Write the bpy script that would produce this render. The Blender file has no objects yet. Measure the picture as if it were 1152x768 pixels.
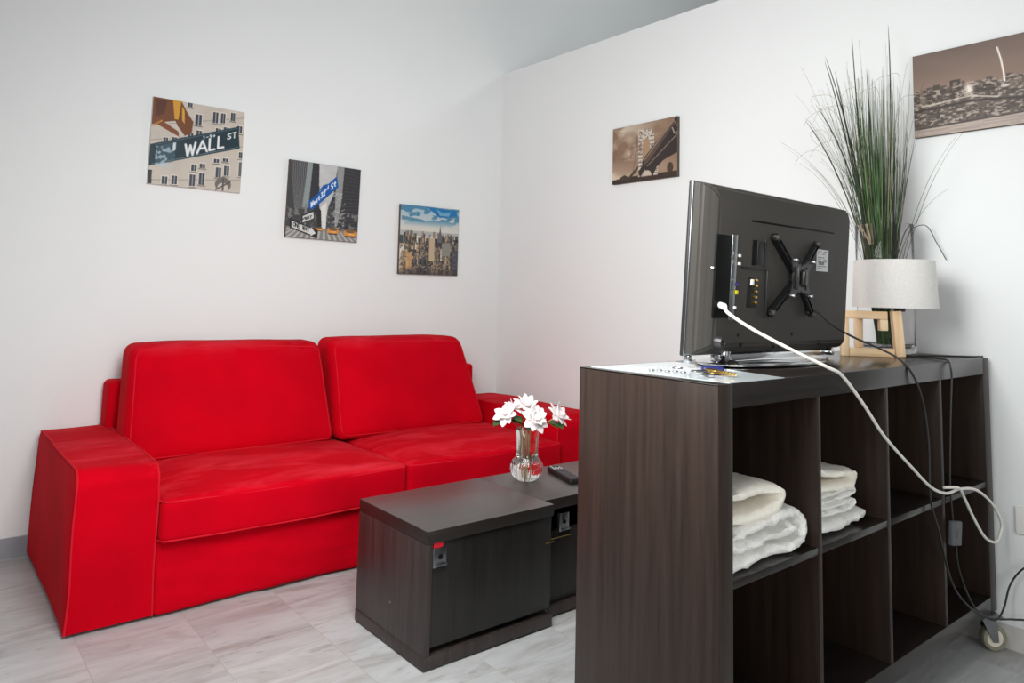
import bpy, bmesh, math, random
import numpy as np
from mathutils import Vector, Matrix, noise

# ------------------------------------------------------------------ camera
S = bpy.context.scene
C = S.collection
cam_d = bpy.data.cameras.new('camera'); cam = bpy.data.objects.new('camera', cam_d); C.objects.link(cam)
F = Vector((0.6308716608812572, 0.7702294391141482, 0.09352838402767828))
R_ = Vector((0.7718676459016885, -0.6352811332377969, 0.025262995908763134))
U = Vector((-0.07887512096415297, -0.05625382541663532, 0.9952960476254717))
m = Matrix((R_, U, -F)).transposed().to_4x4()
m.translation = Vector((-2.7641, -3.5080, 1.0726))
cam.matrix_world = m
cam_d.sensor_width = 36.0; cam_d.sensor_fit = 'HORIZONTAL'
cam_d.lens = 819.9065 / 1152 * 36
cam_d.shift_x = -(577.267 - 576) / 1152
cam_d.shift_y = (252.968 - 384) / 1152
cam_d.clip_start = 0.02
S.camera = cam

# ------------------------------------------------------------------ light
S.view_settings.view_transform = 'Standard'
S.view_settings.look = 'None'
S.view_settings.gamma = 1.0
S.view_settings.use_curve_mapping = False
S.view_settings.exposure = 0.0
W = bpy.data.worlds.new('world'); S.world = W; W.use_nodes = True
bg = W.node_tree.nodes['Background']
bg.inputs['Color'].default_value = (0.82, 0.90, 1.0, 1); bg.inputs['Strength'].default_value = 0.35

def area(name, loc, target, sx, sy, power, col, spread=180):
    l = bpy.data.lights.new(name, 'AREA'); l.shape = 'RECTANGLE'; l.size = sx; l.size_y = sy
    l.energy = power; l.color = col; l.spread = math.radians(spread)
    o = bpy.data.objects.new(name, l); C.objects.link(o); o.location = loc
    o.rotation_euler = (Vector(target) - Vector(loc)).to_track_quat('-Z', 'Y').to_euler()
    return o
area('pendant_light', (-2.15, -2.35, 1.72), (-0.45, -1.35, 0.32), 1.0, 1.0, 47, (0.99, 1.0, 0.98))
area('front_fill_light', (-1.7, -5.1, 1.1), (-0.5, -0.6, 0.6), 2.4, 1.8, 50, (0.97, 1.0, 0.995))  # unseen fill added behind the camera to brighten towels and front faces
area('back_room_light', (1.25, -2.1, 3.36), (0.4, -0.4, 2.2), 0.35, 0.35, 8, (0.93, 0.98, 1.0))

# ------------------------------------------------------------------ materials
def new_mat(name):
    mt = bpy.data.materials.new(name); mt.use_nodes = True
    return mt, mt.node_tree, mt.node_tree.nodes['Principled BSDF']
def srgb(r, g, b):
    f = lambda c: (c/255)/12.92 if c/255 <= 0.04045 else ((c/255+0.055)/1.055)**2.4
    return (f(r), f(g), f(b), 1)
def plain(name, col, rough=0.5, metal=0.0, coat=0.0, spec=0.5, trans=0.0, ior=1.45, bump=0.0, bscale=200, var=0.0, vscale=8, stretch=(1,1,1), sheen=0.0, alpha=1.0):
    mt, nt, b = new_mat(name); N = nt.nodes; K = nt.links
    b.inputs['Base Color'].default_value = col
    b.inputs['Roughness'].default_value = rough; b.inputs['Metallic'].default_value = metal
    b.inputs['Coat Weight'].default_value = coat; b.inputs['Specular IOR Level'].default_value = spec
    b.inputs['Transmission Weight'].default_value = trans; b.inputs['IOR'].default_value = ior
    b.inputs['Alpha'].default_value = alpha
    if sheen:
        b.inputs['Sheen Weight'].default_value = sheen; b.inputs['Sheen Roughness'].default_value = 0.4
        b.inputs['Sheen Tint'].default_value = (1, 0.55, 0.55, 1)
    tc = N.new('ShaderNodeTexCoord'); mp = N.new('ShaderNodeMapping'); mp.inputs['Scale'].default_value = stretch
    K.new(tc.outputs['Object'], mp.inputs['Vector'])
    if var:
        nz = N.new('ShaderNodeTexNoise'); nz.inputs['Scale'].default_value = vscale; nz.inputs['Detail'].default_value = 5
        K.new(mp.outputs[0], nz.inputs['Vector'])
        rp = N.new('ShaderNodeMapRange'); rp.inputs[1].default_value = 0.3; rp.inputs[2].default_value = 0.7
        rp.inputs[3].default_value = 1-var; rp.inputs[4].default_value = 1+var
        K.new(nz.outputs['Fac'], rp.inputs[0])
        mx = N.new('ShaderNodeVectorMath'); mx.operation = 'SCALE'
        mx.inputs[0].default_value = col[:3]; K.new(rp.outputs[0], mx.inputs['Scale'])
        K.new(mx.outputs[0], b.inputs['Base Color'])
    if bump:
        nb = N.new('ShaderNodeTexNoise'); nb.inputs['Scale'].default_value = bscale; nb.inputs['Detail'].default_value = 3
        K.new(mp.outputs[0], nb.inputs['Vector'])
        bp = N.new('ShaderNodeBump'); bp.inputs['Strength'].default_value = bump; bp.inputs['Distance'].default_value = 0.004
        K.new(nb.outputs['Fac'], bp.inputs['Height']); K.new(bp.outputs[0], b.inputs['Normal'])
    return mt

def wood(name, c1, c2, stretch, rough=0.4, coat=0.0, spec=0.5, scale=60):
    mt, nt, b = new_mat(name); N = nt.nodes; K = nt.links
    tc = N.new('ShaderNodeTexCoord'); mp = N.new('ShaderNodeMapping'); mp.inputs['Scale'].default_value = stretch
    K.new(tc.outputs['Object'], mp.inputs['Vector'])
    nz = N.new('ShaderNodeTexNoise'); nz.inputs['Scale'].default_value = scale; nz.inputs['Detail'].default_value = 6
    nz.inputs['Roughness'].default_value = 0.65
    K.new(mp.outputs[0], nz.inputs['Vector'])
    cr = N.new('ShaderNodeValToRGB'); cr.color_ramp.elements[0].position = 0.34; cr.color_ramp.elements[1].position = 0.68
    cr.color_ramp.elements[0].color = c1; cr.color_ramp.elements[1].color = c2
    K.new(nz.outputs['Fac'], cr.inputs['Fac']); K.new(cr.outputs[0], b.inputs['Base Color'])
    b.inputs['Roughness'].default_value = rough; b.inputs['Coat Weight'].default_value = coat; b.inputs['Coat Roughness'].default_value = 0.38
    b.inputs['Specular IOR Level'].default_value = spec
    bp = N.new('ShaderNodeBump'); bp.inputs['Strength'].default_value = 0.08; bp.inputs['Distance'].default_value = 0.001
    K.new(nz.outputs['Fac'], bp.inputs['Height']); K.new(bp.outputs[0], b.inputs['Normal'])
    return mt

def wall_paint(name, col):
    mt, nt, b = new_mat(name); N = nt.nodes; K = nt.links
    tc = N.new('ShaderNodeTexCoord')
    nz = N.new('ShaderNodeTexNoise'); nz.inputs['Scale'].default_value = 1.6; nz.inputs['Detail'].default_value = 4
    K.new(tc.outputs['Object'], nz.inputs['Vector'])
    rp = N.new('ShaderNodeMapRange'); rp.inputs[3].default_value = 0.975; rp.inputs[4].default_value = 1.02
    K.new(nz.outputs['Fac'], rp.inputs[0])
    mx = N.new('ShaderNodeVectorMath'); mx.operation = 'SCALE'; mx.inputs[0].default_value = col[:3]
    K.new(rp.outputs[0], mx.inputs['Scale']); K.new(mx.outputs[0], b.inputs['Base Color'])
    b.inputs['Roughness'].default_value = 0.75; b.inputs['Specular IOR Level'].default_value = 0.25
    nb = N.new('ShaderNodeTexNoise'); nb.inputs['Scale'].default_value = 90; nb.inputs['Detail'].default_value = 3
    K.new(tc.outputs['Object'], nb.inputs['Vector'])
    bp = N.new('ShaderNodeBump'); bp.inputs['Strength'].default_value = 0.05; bp.inputs['Distance'].default_value = 0.003
    K.new(nb.outputs['Fac'], bp.inputs['Height']); K.new(bp.outputs[0], b.inputs['Normal'])
    return mt

def marble_floor():
    mt, nt, b = new_mat('marble_tiles'); N = nt.nodes; K = nt.links
    tc = N.new('ShaderNodeTexCoord')
    mp = N.new('ShaderNodeMapping'); mp.vector_type = 'POINT'
    # tile rows run along world Y, 0.305 wide, 0.61 long
    mp.inputs['Rotation'].default_value = (0, 0, math.radians(-90))
    K.new(tc.outputs['Object'], mp.inputs['Vector'])     # (x,y)->(y,-x)
    ad = N.new('ShaderNodeVectorMath'); ad.operation = 'ADD'
    ad.inputs[1].default_value = (1.19 + 0.61*4, -1.69 + 0.305*20, 0)
    K.new(mp.outputs[0], ad.inputs[0])
    br = N.new('ShaderNodeTexBrick'); br.inputs['Scale'].default_value = 1.0
    br.inputs['Brick Width'].default_value = 0.61; br.inputs['Row Height'].default_value = 0.305
    br.inputs['Mortar Size'].default_value = 0.0013; br.inputs['Mortar Smooth'].default_value = 0.1
    br.offset = 0.25; br.offset_frequency = 2
    br.inputs['Color1'].default_value = (0, 0, 0, 1); br.inputs['Color2'].default_value = (1, 1, 1, 1); br.inputs['Mortar'].default_value = (0.5, 0.5, 0.5, 1)
    K.new(ad.outputs[0], br.inputs['Vector'])
    # per-tile shift of the veins
    wn = N.new('ShaderNodeTexWhiteNoise'); wn.noise_dimensions = '3D'
    K.new(br.outputs['Color'], wn.inputs['Vector'])
    sh = N.new('ShaderNodeVectorMath'); sh.operation = 'SCALE'; sh.inputs['Scale'].default_value = 7.0
    K.new(wn.outputs['Color'], sh.inputs[0])
    a2 = N.new('ShaderNodeVectorMath'); a2.operation = 'ADD'
    K.new(tc.outputs['Object'], a2.inputs[0]); K.new(sh.outputs[0], a2.inputs[1])
    m2 = N.new('ShaderNodeMapping'); m2.inputs['Rotation'].default_value = (0, 0, math.radians(32)); m2.inputs['Scale'].default_value = (1.2, 6.5, 1)
    K.new(a2.outputs[0], m2.inputs['Vector'])
    n1 = N.new('ShaderNodeTexNoise'); n1.inputs['Scale'].default_value = 1.9; n1.inputs['Detail'].default_value = 8; n1.inputs['Roughness'].default_value = 0.6; n1.inputs['Distortion'].default_value = 1.2
    K.new(m2.outputs[0], n1.inputs['Vector'])
    cr = N.new('ShaderNodeValToRGB'); e = cr.color_ramp.elements
    e[0].position = 0.22; e[0].color = srgb(150, 143, 136); e[1].position = 0.74; e[1].color = srgb(196, 198, 200)
    x = e.new(0.42); x.color = srgb(174, 174, 174); x = e.new(0.55); x.color = srgb(187, 188, 189)
    K.new(n1.outputs['Fac'], cr.inputs['Fac'])
    n3 = N.new('ShaderNodeTexNoise'); n3.inputs['Scale'].default_value = 4.5; n3.inputs['Detail'].default_value = 9; n3.inputs['Distortion'].default_value = 2.5
    K.new(m2.outputs[0], n3.inputs['Vector'])
    v = N.new('ShaderNodeValToRGB'); q = v.color_ramp.elements
    q[0].position = 0.30; q[0].color = (0.5, 0.46, 0.42, 1); q[1].position = 0.40; q[1].color = (1, 1, 1, 1)
    K.new(n3.outputs['Fac'], v.inputs['Fac'])
    mu = N.new('ShaderNodeMix'); mu.data_type = 'RGBA'; mu.blend_type = 'MULTIPLY'; mu.inputs[0].default_value = 0.45
    K.new(cr.outputs[0], mu.inputs[6]); K.new(v.outputs[0], mu.inputs[7])
    # tile to tile tint
    tr = N.new('ShaderNodeMapRange'); tr.inputs[3].default_value = 0.88; tr.inputs[4].default_value = 1.06
    K.new(wn.outputs['Value'], tr.inputs[0])
    sc = N.new('ShaderNodeVectorMath'); sc.operation = 'SCALE'
    K.new(mu.outputs[2], sc.inputs[0]); K.new(tr.outputs[0], sc.inputs['Scale'])
    g = N.new('ShaderNodeMix'); g.data_type = 'RGBA'
    K.new(br.outputs['Fac'], g.inputs[0]); K.new(sc.outputs[0], g.inputs[6]); g.inputs[7].default_value = srgb(170, 165, 160)
    K.new(g.outputs[2], b.inputs['Base Color'])
    b.inputs['Roughness'].default_value = 0.33; b.inputs['Specular IOR Level'].default_value = 0.45
    return mt

M = {}
M['wall'] = wall_paint('white_wall_paint', srgb(234, 236, 236))
M['ceiling'] = wall_paint('ceiling_paint', srgb(215, 217, 220))
M['floor'] = marble_floor()
M['skirt'] = plain('marble_skirting', srgb(150, 152, 158), 0.35, var=0.08, vscale=14)
M['skirtw'] = plain('pale_skirting', srgb(205, 202, 198), 0.35, var=0.05, vscale=14)
M['red'] = plain('red_cotton_velvet', srgb(195, 0, 24), 0.85, spec=0.06, sheen=0.03, bump=0.12, bscale=500, var=0.11, vscale=4)
def nap_highlights(mt):
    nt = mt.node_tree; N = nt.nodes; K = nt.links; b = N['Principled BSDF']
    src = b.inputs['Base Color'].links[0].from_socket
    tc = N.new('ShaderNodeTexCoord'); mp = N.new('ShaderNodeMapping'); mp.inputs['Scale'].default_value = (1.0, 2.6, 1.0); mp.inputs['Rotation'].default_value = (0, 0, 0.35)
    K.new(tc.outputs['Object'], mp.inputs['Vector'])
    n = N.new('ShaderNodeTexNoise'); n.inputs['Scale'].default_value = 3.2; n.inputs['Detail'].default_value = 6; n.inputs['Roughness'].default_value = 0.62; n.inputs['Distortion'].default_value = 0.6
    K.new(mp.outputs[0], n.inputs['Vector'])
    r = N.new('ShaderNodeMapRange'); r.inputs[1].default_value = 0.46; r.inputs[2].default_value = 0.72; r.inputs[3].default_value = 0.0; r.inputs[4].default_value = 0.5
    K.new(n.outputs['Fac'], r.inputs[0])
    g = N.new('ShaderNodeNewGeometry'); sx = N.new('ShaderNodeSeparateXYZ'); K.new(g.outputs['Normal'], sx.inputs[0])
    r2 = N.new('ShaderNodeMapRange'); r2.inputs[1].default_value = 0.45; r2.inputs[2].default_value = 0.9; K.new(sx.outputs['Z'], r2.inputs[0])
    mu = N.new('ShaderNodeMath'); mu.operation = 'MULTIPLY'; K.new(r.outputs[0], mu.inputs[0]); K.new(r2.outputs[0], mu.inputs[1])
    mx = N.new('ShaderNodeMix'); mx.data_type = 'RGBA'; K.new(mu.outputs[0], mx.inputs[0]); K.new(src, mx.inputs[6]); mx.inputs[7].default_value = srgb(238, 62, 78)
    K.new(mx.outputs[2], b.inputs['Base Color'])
nap_highlights(M['red'])      # velvet highlights painted into the colour, paler red on upward-facing cloth
M['piping'] = plain('red_piping', srgb(206, 22, 40), 0.8, spec=0.15)
M['dark_wood_v'] = wood('black_brown_upright_grain', srgb(36, 27, 23), srgb(54, 42, 36), (1, 1, 0.04), 0.36, 0.0, 0.3)
M['dark_wood_h'] = wood('black_brown_long_grain', srgb(25, 20, 19), srgb(38, 31, 29), (0.04, 1, 1), 0.24, 0.0, 0.5)
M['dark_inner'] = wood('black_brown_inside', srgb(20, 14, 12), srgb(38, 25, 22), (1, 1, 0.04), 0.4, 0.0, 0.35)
M['edge_band'] = plain('black_brown_edge', srgb(36, 31, 29), 0.38, spec=0.4)
M['table_v'] = wood('wenge_upright_grain', srgb(38, 32, 31), srgb(58, 49, 47), (1, 1, 0.04), 0.42, 0, 0.45)
M['table_h'] = wood('wenge_long_grain', srgb(44, 37, 35), srgb(58, 50, 47), (0.05, 1, 1), 0.42, 0.6, 1.0)
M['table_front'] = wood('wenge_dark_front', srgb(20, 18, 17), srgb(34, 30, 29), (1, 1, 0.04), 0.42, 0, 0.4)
M['black'] = plain('black_plastic', srgb(34, 33, 34), 0.42, spec=0.45, bump=0.05, bscale=900)
M['black2'] = plain('matt_black_metal', srgb(16, 16, 17), 0.4, spec=0.5)
M['bracket'] = plain('semi_gloss_black_steel', srgb(42, 41, 42), 0.32, spec=0.6)
M['mirror'] = plain('polished_stand', srgb(205, 207, 208), 0.08, metal=1)
M['deep'] = plain('deep_black', srgb(6, 6, 6), 0.6, spec=0.2)
M['shell'] = plain('charcoal_plastic_shell', srgb(60, 57, 54), 0.5, spec=0.25, bump=0.04, bscale=800)
M['chrome'] = plain('chrome', srgb(220, 220, 222), 0.12, metal=1)
M['steel'] = plain('zinc_steel', srgb(150, 152, 155), 0.32, metal=1)
M['brass'] = plain('brass', srgb(205, 170, 95), 0.3, metal=1)
M['gold'] = M['brass']
M['glass'] = plain('clear_glass', (1, 1, 1, 1), 0.0, trans=1.0, ior=1.22)
M['thin_glass'] = plain('clear_plate_glass', (0.96, 0.99, 0.98, 1), 0.02, trans=1.0, ior=1.45)
M['ribbed'] = plain('ribbed_glass', (0.985, 1, 0.99, 1), 0.02, trans=1.0, ior=1.4)
M['shade'] = plain('linen_shade', srgb(226, 223, 219), 0.9, spec=0.1, bump=0.35, bscale=260, var=0.04, vscale=120)
M['pine'] = wood('light_pine', srgb(224, 188, 146), srgb(240, 212, 176), (1, 1, 0.06), 0.5, 0, 0.4, scale=40)
M['pine_h'] = wood('light_pine_rail', srgb(222, 182, 134), srgb(240, 208, 168), (0.1, 0.1, 1.4), 0.5, 0, 0.4, scale=40)
M['white_cable'] = plain('white_cable', srgb(232, 228, 220), 0.45)
M['black_cable'] = plain('black_cable', srgb(38, 36, 36), 0.45)
M['grey_plastic'] = plain('grey_plastic', srgb(84, 84, 88), 0.5)
M['white_plastic'] = plain('white_plastic', srgb(238, 236, 232), 0.4)
M['terry'] = plain('white_terry', srgb(250, 248, 244), 0.95, spec=0.1, bump=0.9, bscale=330, var=0.08, vscale=160)
M['terry_cream'] = plain('cream_terry', srgb(246, 240, 228), 0.95, spec=0.1, bump=0.5, bscale=330, var=0.05, vscale=60)
M['grass'] = plain('green_blade', srgb(74, 104, 62), 0.6, spec=0.3, var=0.3, vscale=9)
M['grass_dark'] = plain('dark_blade', srgb(50, 58, 46), 0.6, spec=0.3, var=0.25, vscale=9)
M['grass_pale'] = plain('dry_blade', srgb(150, 144, 122), 0.65, spec=0.2, var=0.2, vscale=9)
M['stick_beige'] = plain('beige_stick', srgb(205, 182, 160), 0.7, spec=0.2, var=0.2, vscale=60, stretch=(1, 1, 0.1))
M['petal'] = plain('white_petal', srgb(255, 248, 248), 0.6, spec=0.2, var=0.04, vscale=40)
M['petal_core'] = plain('pink_core', srgb(226, 170, 172), 0.6)
M['leaf'] = plain('green_leaf', srgb(58, 92, 42), 0.5, var=0.2, vscale=60)
M['stem'] = plain('pale_stem', srgb(178, 150, 112), 0.6)
M['water'] = plain('water', (0.98, 1, 0.99, 1), 0.0, trans=1.0, ior=1.33)
M['paper'] = plain('glossy_sheet', srgb(196, 204, 208), 0.16, spec=0.6, coat=0.4)
M['label'] = plain('label_paper', srgb(206, 206, 206), 0.5)
M['ink'] = plain('label_ink', srgb(90, 90, 92), 0.6)
M['white_ink'] = plain('white_print', srgb(215, 215, 215), 0.6)
M['yellow'] = plain('yellow_socket', srgb(214, 196, 20), 0.4)
M['blue'] = plain('blue_socket', srgb(44, 40, 150), 0.4)
M['navy'] = plain('navy_fob', srgb(28, 34, 92), 0.4)
M['redtag'] = plain('red_sticker', srgb(190, 20, 36), 0.5)
M['rubber'] = plain('grey_rubber', srgb(132, 130, 112), 0.6)
M['cream_plastic'] = plain('cream_hub', srgb(225, 216, 200), 0.5)
M['canvas'] = plain('canvas_edge', srgb(214, 210, 204), 0.8, bump=0.2, bscale=500)
M['canvas_dark'] = plain('canvas_dark_edge', srgb(90, 76, 66), 0.8)
M['water_box'] = M['water']

# ------------------------------------------------------------------ helpers
def link(name, bm, mats, parent=None, smooth=True, sharp=35):
    me = bpy.data.meshes.new(name)
    bmesh.ops.recalc_face_normals(bm, faces=bm.faces[:])
    bm.to_mesh(me); bm.free()
    for mm in (mats if isinstance(mats, (list, tuple)) else [mats]): me.materials.append(mm)
    if smooth:
        me.shade_smooth(); me.set_sharp_from_angle(angle=math.radians(sharp))
    o = bpy.data.objects.new(name, me); C.objects.link(o)
    if parent is not None: o.parent = parent
    return o
def thing(name, label, cat, loc=(0, 0, 0), rz=0, group=None):
    o = bpy.data.objects.new(name, None); C.objects.link(o); o.location = loc; o.rotation_euler = (0, 0, rz)
    o.empty_display_size = 0.05
    o['label'] = label; o['category'] = cat
    if group: o['group'] = group
    return o
def tag(o, label, cat, group=None):
    o['label'] = label; o['category'] = cat
    if group: o['group'] = group
    return o
def struct(o):
    o['kind'] = 'structure'; return o

def bx(bm, x0, x1, y0, y1, z0, z1, bev=0.0015, seg=2, mat=0, M4=None):
    r = bmesh.ops.create_cube(bm, size=1.0)
    vs = r['verts']
    for v in vs:
        v.co = Vector(((x0+x1)/2 + v.co.x*(x1-x0), (y0+y1)/2 + v.co.y*(y1-y0), (z0+z1)/2 + v.co.z*(z1-z0)))
    if M4 is not None:
        for v in vs: v.co = M4 @ v.co
    fs = set(f for v in vs for f in v.link_faces)
    for f in fs: f.material_index = mat
    if bev > 0:
        es = set(e for v in vs for e in v.link_edges)
        bmesh.ops.bevel(bm, geom=list(es), offset=bev, segments=seg, profile=0.5, affect='EDGES', clamp_overlap=True, material=-1)
def catmull(pts, n=8, closed=False):
    P = [Vector(p) for p in pts]; out = []
    N = len(P)
    rng = range(N if closed else N-1)
    for i in rng:
        p0 = P[(i-1) % N] if (closed or i > 0) else P[0]*2 - P[1]
        p1 = P[i]; p2 = P[(i+1) % N]
        p3 = P[(i+2) % N] if (closed or i+2 < N) else P[-1]*2 - P[-2]
        for k in range(n):
            t = k/n
            out.append(0.5*((2*p1) + (-p0+p2)*t + (2*p0-5*p1+4*p2-p3)*t*t + (-p0+3*p1-3*p2+p3)*t**3))
    if not closed: out.append(P[-1])
    return out
def tube(bm, pts, r, n=8, closed=False, mat=0, cap=True):
    pts = [Vector(p) for p in pts]; N = len(pts); rings = []
    rr = r if callable(r) else (lambda t: r)
    up = None
    for i, p in enumerate(pts):
        a = pts[(i-1) % N] if (closed or i > 0) else p
        b = pts[(i+1) % N] if (closed or i < N-1) else p
        t = (b-a)
        if t.length < 1e-9: t = Vector((0, 0, 1))
        t.normalize()
        if up is None:
            up = Vector((0, 0, 1)) if abs(t.z) < 0.9 else Vector((1, 0, 0))
        s = t.cross(up)
        if s.length < 1e-6: s = t.orthogonal()
        s.normalize(); up = s.cross(t).normalized()
        q = rr(i/max(1, N-1))
        rings.append([bm.verts.new(p + (s*math.cos(2*math.pi*k/n) + up*math.sin(2*math.pi*k/n))*q) for k in range(n)])
    for i in range(N if closed else N-1):
        A = rings[i]; B = rings[(i+1) % N]
        for k in range(n):
            f = bm.faces.new((A[k], A[(k+1) % n], B[(k+1) % n], B[k])); f.material_index = mat
    if cap and not closed:
        f = bm.faces.new(rings[0][::-1]); f.material_index = mat
        f = bm.faces.new(rings[-1]); f.material_index = mat
def lathe(bm, prof, n=32, c=(0, 0, 0), axis='z', mat=0, mod=None):
    rings = []; c = Vector(c)
    for (r, h) in prof:
        if r < 1e-6: rings.append([bm.verts.new(c + ax(0, 0, h, axis))]); continue
        ring = []
        for k in range(n):
            a = 2*math.pi*k/n; q = r*(mod(a, h) if mod else 1)
            ring.append(bm.verts.new(c + ax(q*math.cos(a), q*math.sin(a), h, axis)))
        rings.append(ring)
    for A, B in zip(rings, rings[1:]):
        if len(A) == 1 and len(B) == 1: continue
        for k in range(n):
            if len(A) == 1: f = bm.faces.new((A[0], B[(k+1) % n], B[k]))
            elif len(B) == 1: f = bm.faces.new((A[k], A[(k+1) % n], B[0]))
            else: f = bm.faces.new((A[k], A[(k+1) % n], B[(k+1) % n], B[k]))
            f.material_index = mat
def ax(a, b, h, axis):
    return Vector((a, b, h)) if axis == 'z' else (Vector((a, h, b)) if axis == 'y' else Vector((h, a, b)))
def nz(p, s, seed=0.0):
    return noise.noise(Vector((p[0]*s+seed, p[1]*s+seed*1.7, p[2]*s-seed)))
def soft_box(bm, lo, hi, r, nseg=(14, 14, 6), puff=(0, 0, 0), wob=0.0, ws=6, seed=0, fn=None):
    """rounded box with crowned faces; fn(point, u, v, w) may move a vertex further"""
    lo = Vector(lo); hi = Vector(hi); c = (lo+hi)/2; h = (hi-lo)/2
    def coords(hh, n):
        inner = hh - r
        a = [-hh, -hh+r*0.15, -hh+r*0.4, -hh+r*0.7, -hh+r]
        mid = [-inner + 2*inner*i/n for i in range(1, n)]
        return a + mid + [-v for v in reversed(a)]
    X = [coords(h[i], nseg[i]) for i in range(3)]
    vd = {}
    def vert(i, j, k):
        key = (i, j, k)
        if key in vd: return vd[key]
        p = Vector((X[0][i], X[1][j], X[2][k]))
        q = Vector([max(-(h[a]-r), min(h[a]-r, p[a])) for a in range(3)])
        d = p-q
        if d.length > 1e-9: p = q + d.normalized()*r
        u = [p[a]/h[a] for a in range(3)]
        for a in range(3):
            if puff[a]:
                b1, b2 = [t for t in range(3) if t != a]
                s = max(0, 1-u[b1]**4)*max(0, 1-u[b2]**4)
                p[a] += puff[a]*s*u[a]
        w = c + p
        if wob:
            nn = nz(w, ws, seed)
            w += (d.normalized() if d.length > 1e-9 else Vector((0, 0, 0)))*wob*nn
        if fn: w = fn(w, u)
        vd[key] = bm.verts.new(w); return vd[key]
    n = [len(x)-1 for x in X]
    for i in range(n[0]):
        for j in range(n[1]):
            bm.faces.new((vert(i, j, 0), vert(i, j+1, 0), vert(i+1, j+1, 0), vert(i+1, j, 0)))
            bm.faces.new((vert(i, j, n[2]), vert(i+1, j, n[2]), vert(i+1, j+1, n[2]), vert(i, j+1, n[2])))
    for i in range(n[0]):
        for k in range(n[2]):
            bm.faces.new((vert(i, 0, k), vert(i+1, 0, k), vert(i+1, 0, k+1), vert(i, 0, k+1)))
            bm.faces.new((vert(i, n[1], k), vert(i, n[1], k+1), vert(i+1, n[1], k+1), vert(i+1, n[1], k)))
    for j in range(n[1]):
        for k in range(n[2]):
            bm.faces.new((vert(0, j, k), vert(0, j, k+1), vert(0, j+1, k+1), vert(0, j+1, k)))
            bm.faces.new((vert(n[0], j, k), vert(n[0], j+1, k), vert(n[0], j+1, k+1), vert(n[0], j, k+1)))

# ------------------------------------------------------------------ room
def slab(name, x0, x1, y0, y1, z0, z1, mt):
    bm = bmesh.new(); bx(bm, x0, x1, y0, y1, z0, z1, bev=0)
    return struct(link(name, bm, mt, smooth=False))
slab('floor', -5.2, 2.7, -6.2, 0.2, -0.1, 0.0, M['floor'])
slab('wall_back', -5.2, 2.7, 0.0, 0.15, 0.0, 3.9, M['wall'])
slab('wall_right', 0.0, 0.10, -3.05, 0.0, 0.0, 2.437, M['wall'])       # partition that stops below the ceiling; a passage opens past its end
slab('wall_beyond', 2.6, 2.7, -5.2, 0.0, 0.0, 3.9, M['wall'])
slab('wall_left', -3.5, -3.4, -5.2, 0.0, 0.0, 3.9, M['wall'])
slab('wall_front', -3.5, 2.7, -5.4, -5.2, 0.0, 3.9, M['wall'])
slab('ceiling', -5.2, 2.7, -5.2, 0.15, 3.9, 4.0, M['ceiling'])
slab('baseboard_back', -5.2, -0.012, -0.012, 0.0, 0.0, 0.075, M['skirt'])
slab('baseboard_right', -0.011, 0.0, -3.05, -0.012, 0.0, 0.07, M['skirtw'])

# ------------------------------------------------------------------ sofa
sofa = thing('sofa', 'red fabric two-cushion sofa with broad low arms against the white wall', 'sofa', (-1.2, -0.45, 0))
def L(o):      # keep world coordinates under the sofa's empty
    o.matrix_parent_inverse = Matrix.Translation((-1.2, -0.45, 0)).inverted(); return o
def prism_profile(pts, x0, x1, nx, fn=None):
    """profile (y,z) loop extruded along x"""
    bm = bmesh.new(); rings = []
    xs = [x0, x0+0.003, x0+0.010] + [x0+0.010+(x1-x0-0.020)*i/nx for i in range(1, nx)] + [x1-0.010, x1-0.003, x1]
    cy = sum(p[0] for p in pts)/len(pts); cz = sum(p[1] for p in pts)/len(pts)
    ins = [0.008, 0.002, 0] + [0]*(nx-1) + [0, 0.002, 0.008]
    for x, q in zip(xs, ins):
        ring = []
        for (y, z) in pts:
            d = Vector((cy-y, cz-z)); 
            yy = y + (0.0 if d.length == 0 else d.x/abs(d.x)*q if abs(d.x) > 0.03 else 0); zz = z + (d.y/abs(d.y)*q if abs(d.y) > 0.03 else 0)
            p = Vector((x, yy, zz))
            if fn: p = fn(p)
            ring.append(bm.verts.new(p))
        rings.append(ring)
    n = len(pts)
    for A, B in zip(rings, rings[1:]):
        for k in range(n): bm.faces.new((A[k], A[(k+1) % n], B[(k+1) % n], B[k]))
    bm.faces.new(rings[0]); bm.faces.new(rings[-1][::-1])
    return bm
def sub(pts, n):
    out = []
    for a, b in zip(pts, pts[1:]+pts[:1]):
        d = math.hypot(b[0]-a[0], b[1]-a[1]); k = max(1, int(d/n))
        for i in range(k): out.append((a[0]+(b[0]-a[0])*i/k, a[1]+(b[1]-a[1])*i/k))
    return out
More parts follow.
